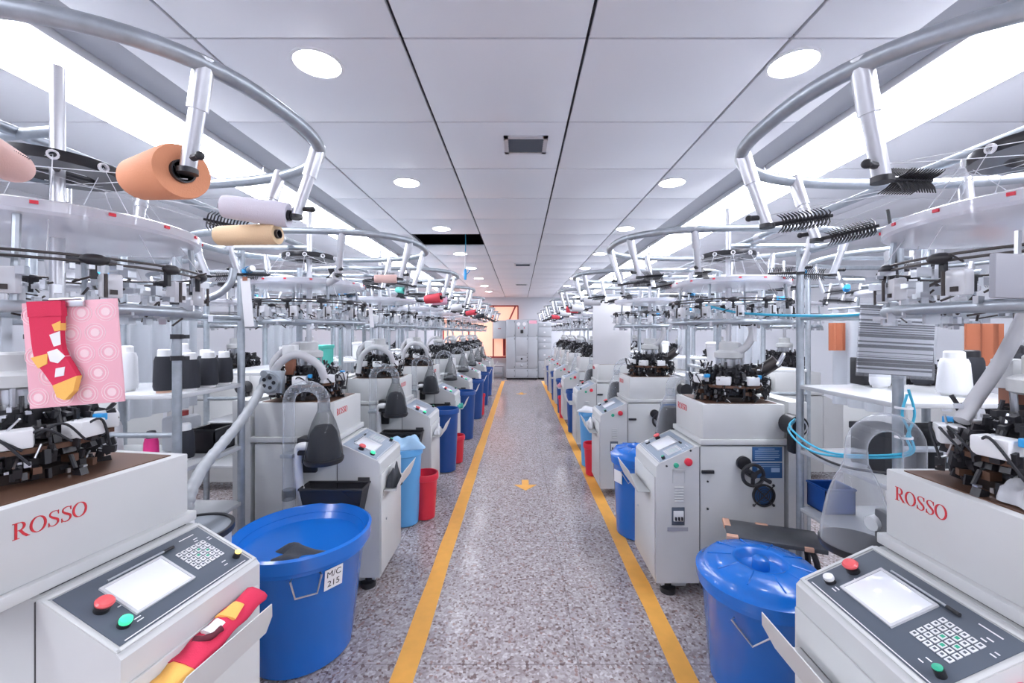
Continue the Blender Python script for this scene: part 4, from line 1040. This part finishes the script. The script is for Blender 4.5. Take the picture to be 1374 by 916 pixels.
# ------------------------------------------------------------------ clipboards, cards and small things
root = empty('clipboard', (-1.06, .985, 1.625)); root.scale = (.76, .76, .76); tag(root, 'pink patterned clipboard hanging by the nearest left machine', 'clipboard')
root.rotation_euler = (0, -.07, .12)
MB().bb(-.132, .132, -.003, .003, -.325, 0, .002).build('board', 'board_pink', root)
pt = MB()
for i in range(4):
    for j in range(5):
        x = -.105 + i * .068 + (.034 if j % 2 else 0); z = -.04 - j * .063
        if x < .118:
            pt.ringlathe([(.020, 0), (.0225, 0), (.0225, .001), (.020, .001)], (x, -.003, z), 18, (0, -1, 0)); pt.ringlathe([(.028, 0), (.0295, 0), (.0295, .001), (.028, .001)], (x, -.003, z), 18, (0, -1, 0)); pt.lathe([(.013, 0), (.013, .001), (0, .001)], (x, -.003, z), 12, (0, -1, 0))
pt.build('printed_pattern', 'board_pattern', root)
MB().bb(-.045, .045, -.014, -.003, -.02, .006, .003).cyl((-.045, -.012, .004), (.045, -.012, .004), .005).build('clip', 'steel', root)
def sock(loc, rot, label, s=1.0, flip=1):
    root = empty('sock', loc); root.rotation_euler = rot; tag(root, label, 'sock', 'red patterned socks')
    def slab(poly, y0, h, name, m):
        mb = MB().prism([(x * s, z * s) for x, z in poly], h, Matrix(((1, 0, 0), (0, 0, -1), (0, 1, 0))), (0, y0, 0)); return mb.build(name, m, root, smooth=0)
    def curve(pts, n=5): return [(p.x, p.y) for p in spline([(a, b, 0) for a, b in pts], n)]
    leg = curve([(-.042, 0), (-.040, -.06), (-.036, -.14), (-.028, -.18), (-.010, -.21), (.012, -.25)], 4) + curve([(.078, -.225), (.062, -.19), (.044, -.15), (.040, -.10), (.044, -.05), (.046, 0)], 4)
    slab(leg, 0, .012, 'knit_body', 'sock_red')
    slab([(-.043, .0), (.047, .0), (.047, -.045), (-.042, -.045)], .0012, .0144, 'cuff', 'sock_red')
    slab([(-.040, -.165), (.004, -.155), (.002, -.185), (-.022, -.197)], .0012, .0144, 'heel', 'sock_yellow')
    slab([(.012, -.25), (.022, -.285), (.042, -.295), (.066, -.27), (.078, -.225)], .0008, .0136, 'toe', 'sock_yellow')
    for poly in ([(.012, -.10), (.040, -.09), (.040, -.13), (.022, -.135)], [(.004, -.15), (.030, -.142), (.050, -.165), (.030, -.185), (.010, -.178)], [(.024, -.20), (.048, -.196), (.044, -.222), (.020, -.226)]):
        slab(poly, .0012, .0144, 'printed_patch', 'sock_white')
    slab([(.02, -.07), (.043, -.06), (.041, -.088), (.026, -.09)], .0012, .0144, 'printed_spot', 'sock_yellow')
    return root
sock((-1.097, .972, 1.622), (0, -.05, .12), 'red sock with yellow heel and toe clipped to the pink clipboard', .78)

# striped card on the right rack post
root = empty('sample_board', (1.50, 1.655, 1.655)); root.rotation_euler = (0, .055, -.12); tag(root, 'striped silver and black sample board in plastic, hanging on the right rack', 'sample board')
MB().bb(-.135, .135, -.004, .004, -.275, .0, .002).build('board', 'foil_stripes', root)
MB().bb(-.142, .142, -.007, -.005, -.285, .008).build('plastic_sleeve', 'sleeve', root)
MB().bb(-.05, .05, -.014, .006, -.006, .016, .003).build('clip', 'steel', root)
tag(MB().tube(spline([(1.50, 1.70, 2.05), (1.505, 1.68, 1.9), (1.51, 1.67, 1.78), (1.51, 1.66, 1.66)], 6), .006, 8).build('hanging_cable', 'black'), 'black cable holding up the striped sample board', 'cable')
# blue cables bound to the right rack post
tag(MB().tube(spline([(1.57, 1.69, 1.30), (1.545, 1.685, 1.22), (1.575, 1.685, 1.14), (1.56, 1.69, 1.05), (1.40, 1.95, .985), (1.42, 2.20, 1.03), (1.575, 2.38, 1.05)], 8), .005, 6).tube(spline([(1.575, 1.69, 1.32), (1.595, 1.685, 1.22), (1.565, 1.685, 1.13), (1.555, 1.69, 1.06), (1.42, 1.92, 1.0), (1.43, 2.2, 1.045), (1.575, 2.38, 1.065)], 8), .005, 6).build('blue_cable', 'cable_blue'), 'turquoise cables tied to the right rack post and looping to a machine', 'cable')
m = MB()
for z in (1.24, 1.12, .98): m.ringlathe([(.024, 0), (.030, 0), (.030, .008), (.024, .008)], (1.565, 1.70, z), 14)
tag(m.build('cable_tie', 'white'), 'white cable ties around the right rack post', 'cable tie')
tag(MB().tube(spline([(1.56, 1.70, .97), (1.50, 1.90, .935), (1.50, 2.10, .93), (1.56, 2.30, .94), (1.62, 2.42, .96)], 8), .006, 8).build('black_cable', 'black'), 'black cable drooping across the lower shelf of the right rack', 'cable')
tag(MB().tube(spline([(1.17, 2.62, 1.72), (1.30, 2.4, 1.66), (1.50, 2.0, 1.63), (1.57, 1.74, 1.64)], 8), .007, 8).build('air_line', 'cable_blue'), 'turquoise air line strung from the second right creel to the rack', 'cable')
# grey plate hanging from nearest right creel, white paper strips on left rack
root = empty('hanging_plate', (.955, .80, 1.70)); root.rotation_euler = (0, .02, .1); tag(root, 'grey metal plate hanging under the nearest right creel', 'plate')
MB().bb(-.055, .055, -.006, .006, -.085, 0, .003).build('plate', 'strip_grey', root); MB().bb(-.004, .004, -.003, .003, 0, .045).build('hanger', 'steel', root)
for i, (x, y, z, w, h, lb) in enumerate([(-1.42, 2.16, 1.83, .022, .25, 'white paper strip hanging between the first two left creels'), (-.93, 2.60, 1.72, .012, .14, 'small white tag hanging on the second left creel'), (1.35, 2.40, 1.60, .012, .10, 'small white tag hanging on the second right creel')]):
    root = empty('hanging_strip', (x, y, z)); root.rotation_euler = (0, -.08, .2); tag(root, lb, 'paper', 'hanging paper strips')
    MB().bb(-w, w, -.001, .001, -h, 0).build('sheet', 'white', root); MB().bb(-w * .5, w * .5, -.004, .004, -.012, .008).build('clip', 'brown' if i == 0 else 'black', root)
root = empty('curved_bar', (-1.60, 1.95, 1.70)); tag(root, 'bent steel bar curving off the front post of the left rack', 'bar')
MB().tube(spline([(0, 0, 0), (.07, .02, .0), (.15, .05, .03), (.20, .07, .09), (.21, .08, .16)], 8), .017, 10).build('tube', 'galv', root)
MB().lathe([(.027, -.02), (.027, .02)], (0, 0, 0), 14).build('collar', 'black', root)

# stuff in the trays of the left machines
def tray_plate(i, side):
    m_ = machines[side, i]; return m_.location
x, y = ML0.location.x, ML0.location.y
T1 = empty('sock', ML0.matrix_basis @ Vector((-.045, .19, .612))); T1.rotation_euler = (0, 0, -.157); tag(T1, 'red and yellow sock lying in the tray of the nearest left machine', 'sock', 'red patterned socks')
def roll(P, w, t, name, m):
    P = spline(P, 6); mb = MB(); vs = []; fs = []
    n = len(P); k = 10
    for i, p in enumerate(P):
        a = P[max(0, i - 1)]; b = P[min(n - 1, i + 1)]; tg = (b - a).normalized(); sd = Vector((0, 0, 1)).cross(tg); sd = Vector((1, 0, 0)) if sd.length < .1 else sd.normalized(); up = tg.cross(sd)
        ww = w[0] + (w[1] - w[0]) * i / (n - 1)
        for j in range(k):
            an = 2 * PI * j / k; vs.append(p + sd * ww * math.cos(an) + up * t * math.sin(an) * (1 + .25 * math.sin(i * 1.1 + j)))
    for i in range(n - 1):
        for j in range(k): j2 = (j + 1) % k; fs.append((i * k + j, i * k + j2, (i + 1) * k + j2, (i + 1) * k + j))
    fs += [tuple(range(k - 1, -1, -1)), tuple((n - 1) * k + j for j in range(k))]
    return mb.add(vs, fs).build(name, m, T1, smooth=80)
roll([(.0, -.05, .015), (-.005, .03, .035), (0, .09, .05)], (.040, .050), .024, 'toe', 'sock_yellow')
roll([(0, .085, .05), (0, .15, .065), (.005, .24, .085), (.01, .33, .10)], (.050, .040), .024, 'knit_body', 'sock_red')
roll([(.0, .16, .092), (.004, .20, .10)], (.024, .020), .008, 'printed_patch', 'sock_white')
roll([(.01, .21, .103), (.008, .26, .112)], (.034, .020), .008, 'printed_spot', 'sock_yellow')
roll([(-.02, .14, .086), (.02, .15, .092), (.03, .18, .097)], (.010, .008), .008, 'printed_line', 'sock_dark')
cloth('black_bag', (ML1.location.x + .05, ML1.location.y - .08, .597), .04, .075, .13, 'cloth_dark', 'black fabric bundle stuffed in the tray of the second left machine', 'bag', 41)
cloth('white_bag', (M['left', 2].location.x + .05, M['left', 2].location.y - .08, .597), .04, .08, .09, 'white', 'white bundle in the tray of the third left machine', 'bag', 42)
cloth('white_bag', (M['right', 2].location.x - .05, M['right', 2].location.y + .08, .597), .04, .08, .10, 'white', 'white bundle in the tray of the third right machine', 'bag', 43)
cloth('teal_sock', (M['left', 3].location.x + .05, M['left', 3].location.y - .08, .597), .04, .08, .06, 'teal_yarn', 'teal sock bundle in the tray of the fourth left machine', 'socks', 44)
cloth('pink_sock', (M['right', 4].location.x - .05, M['right', 4].location.y + .08, .597), .04, .08, .07, 'sign_pink', 'pink and white bundle in the tray of the fifth right machine', 'socks', 45)

root = empty('white_sheet', (1.08, 4.88, 0)); tag(root, 'large plain white sheet hanging by the third right machine creel', 'sheet')
MB().bb(-.22, .22, -.004, .004, 1.18, 1.98, .002).build('sheet', 'white', root); MB().cyl((-.25, 0, 1.98), (.25, 0, 1.98), .008).build('hanger_rod', 'galv', root)
root = empty('white_tub', (1.66, 3.48, 1.26)); tag(root, 'white plastic tub on the rack behind the second right machine', 'tub')
MB().lathe([(.075, 0), (.08, .01), (.095, .17), (.102, .172), (.102, .185), (.0, .187)], (0, 0, 0), 28).build('body', 'white', root)
MB().lathe([(.103, .18), (.104, .20), (.09, .21), (0, .212)], (0, 0, 0), 28).build('lid', 'white_plastic', root)
tag(MB().tube(spline([(1.50, 1.22, 1.72), (1.47, 1.20, 1.64), (1.38, 1.19, 1.48), (1.30, 1.19, 1.36), (1.25, 1.18, 1.30)], 8), .018, 12).build('drop_hose', 'hose_pale'), 'thick pale hose slanting down to the head of the nearest right machine', 'hose')
cloth('plastic_bag', (1.27, .985, 1.135), .10, .065, .11, 'bag_clear', 'clear plastic bag draped on the head of the nearest right machine', 'bag', 51)
for x, y, lb, mt in ((-1.72, 3.25, 'white box on the rack behind the second left machine', 'white_plastic'), (-1.72, 4.62, 'white box on the rack behind the third left machine', 'white_plastic'), (1.70, 5.1, 'white box on the rack behind the third right machine', 'white_plastic'), (-1.70, 3.52, 'teal box on the rack behind the second left machine', 'teal_yarn')):
    root = empty('storage_box', (x, y, 1.26)); tag(root, lb, 'box', 'boxes on the racks')
    MB().bb(-.09, .09, -.10, .10, 0, .17, .008).build('body', mt, root); MB().bb(-.096, .096, -.106, .106, .155, .185, .006).build('lid', mt, root)
# worn low stool behind the right bin
root = empty('low_stool', (1.33, 2.20, 0)); root.rotation_euler = (0, 0, -.35); tag(root, 'low stool with a worn dark board seat behind the right blue bin', 'stool')
MB().bb(-.22, .22, -.11, .11, .47, .492, .004).build('seat', 'wood_dark', root)
m = MB()
for (a, b, c, d_) in ((-.225, -.17, -.115, -.08), (-.225, -.19, .02, .115), (-.06, .0, .09, .115), (.12, .16, -.115, -.10)): MB().bb(a, b, c, d_, .472, .494, .003).build('chipped_edge', 'wood_edge', root)
for sx in (-1, 1):
    MB().tube(spline([(sx * .17, -.09, 0), (sx * .19, -.09, .25), (sx * .17, -.08, .44), (sx * .12, 0, .458), (sx * .17, .08, .44), (sx * .19, .09, .25), (sx * .17, .09, 0)], 6), .014, 10).build('leg_frame', 'black', root)

# ------------------------------------------------------------------ light and view
w = bpy.data.worlds.new('world'); SC.world = w; w.use_nodes = True
w.node_tree.nodes['Background'].inputs[0].default_value = (.85, .9, 1, 1); w.node_tree.nodes['Background'].inputs[1].default_value = .3
vs_ = SC.view_settings
SC.display_settings.display_device = 'sRGB'
vs_.view_transform = 'Standard'; vs_.look = 'None'; vs_.gamma = 1; vs_.use_curve_mapping = False; vs_.exposure = 1.28
SC.cycles.max_bounces = 10; SC.cycles.transparent_max_bounces = 24; SC.cycles.use_denoising = True
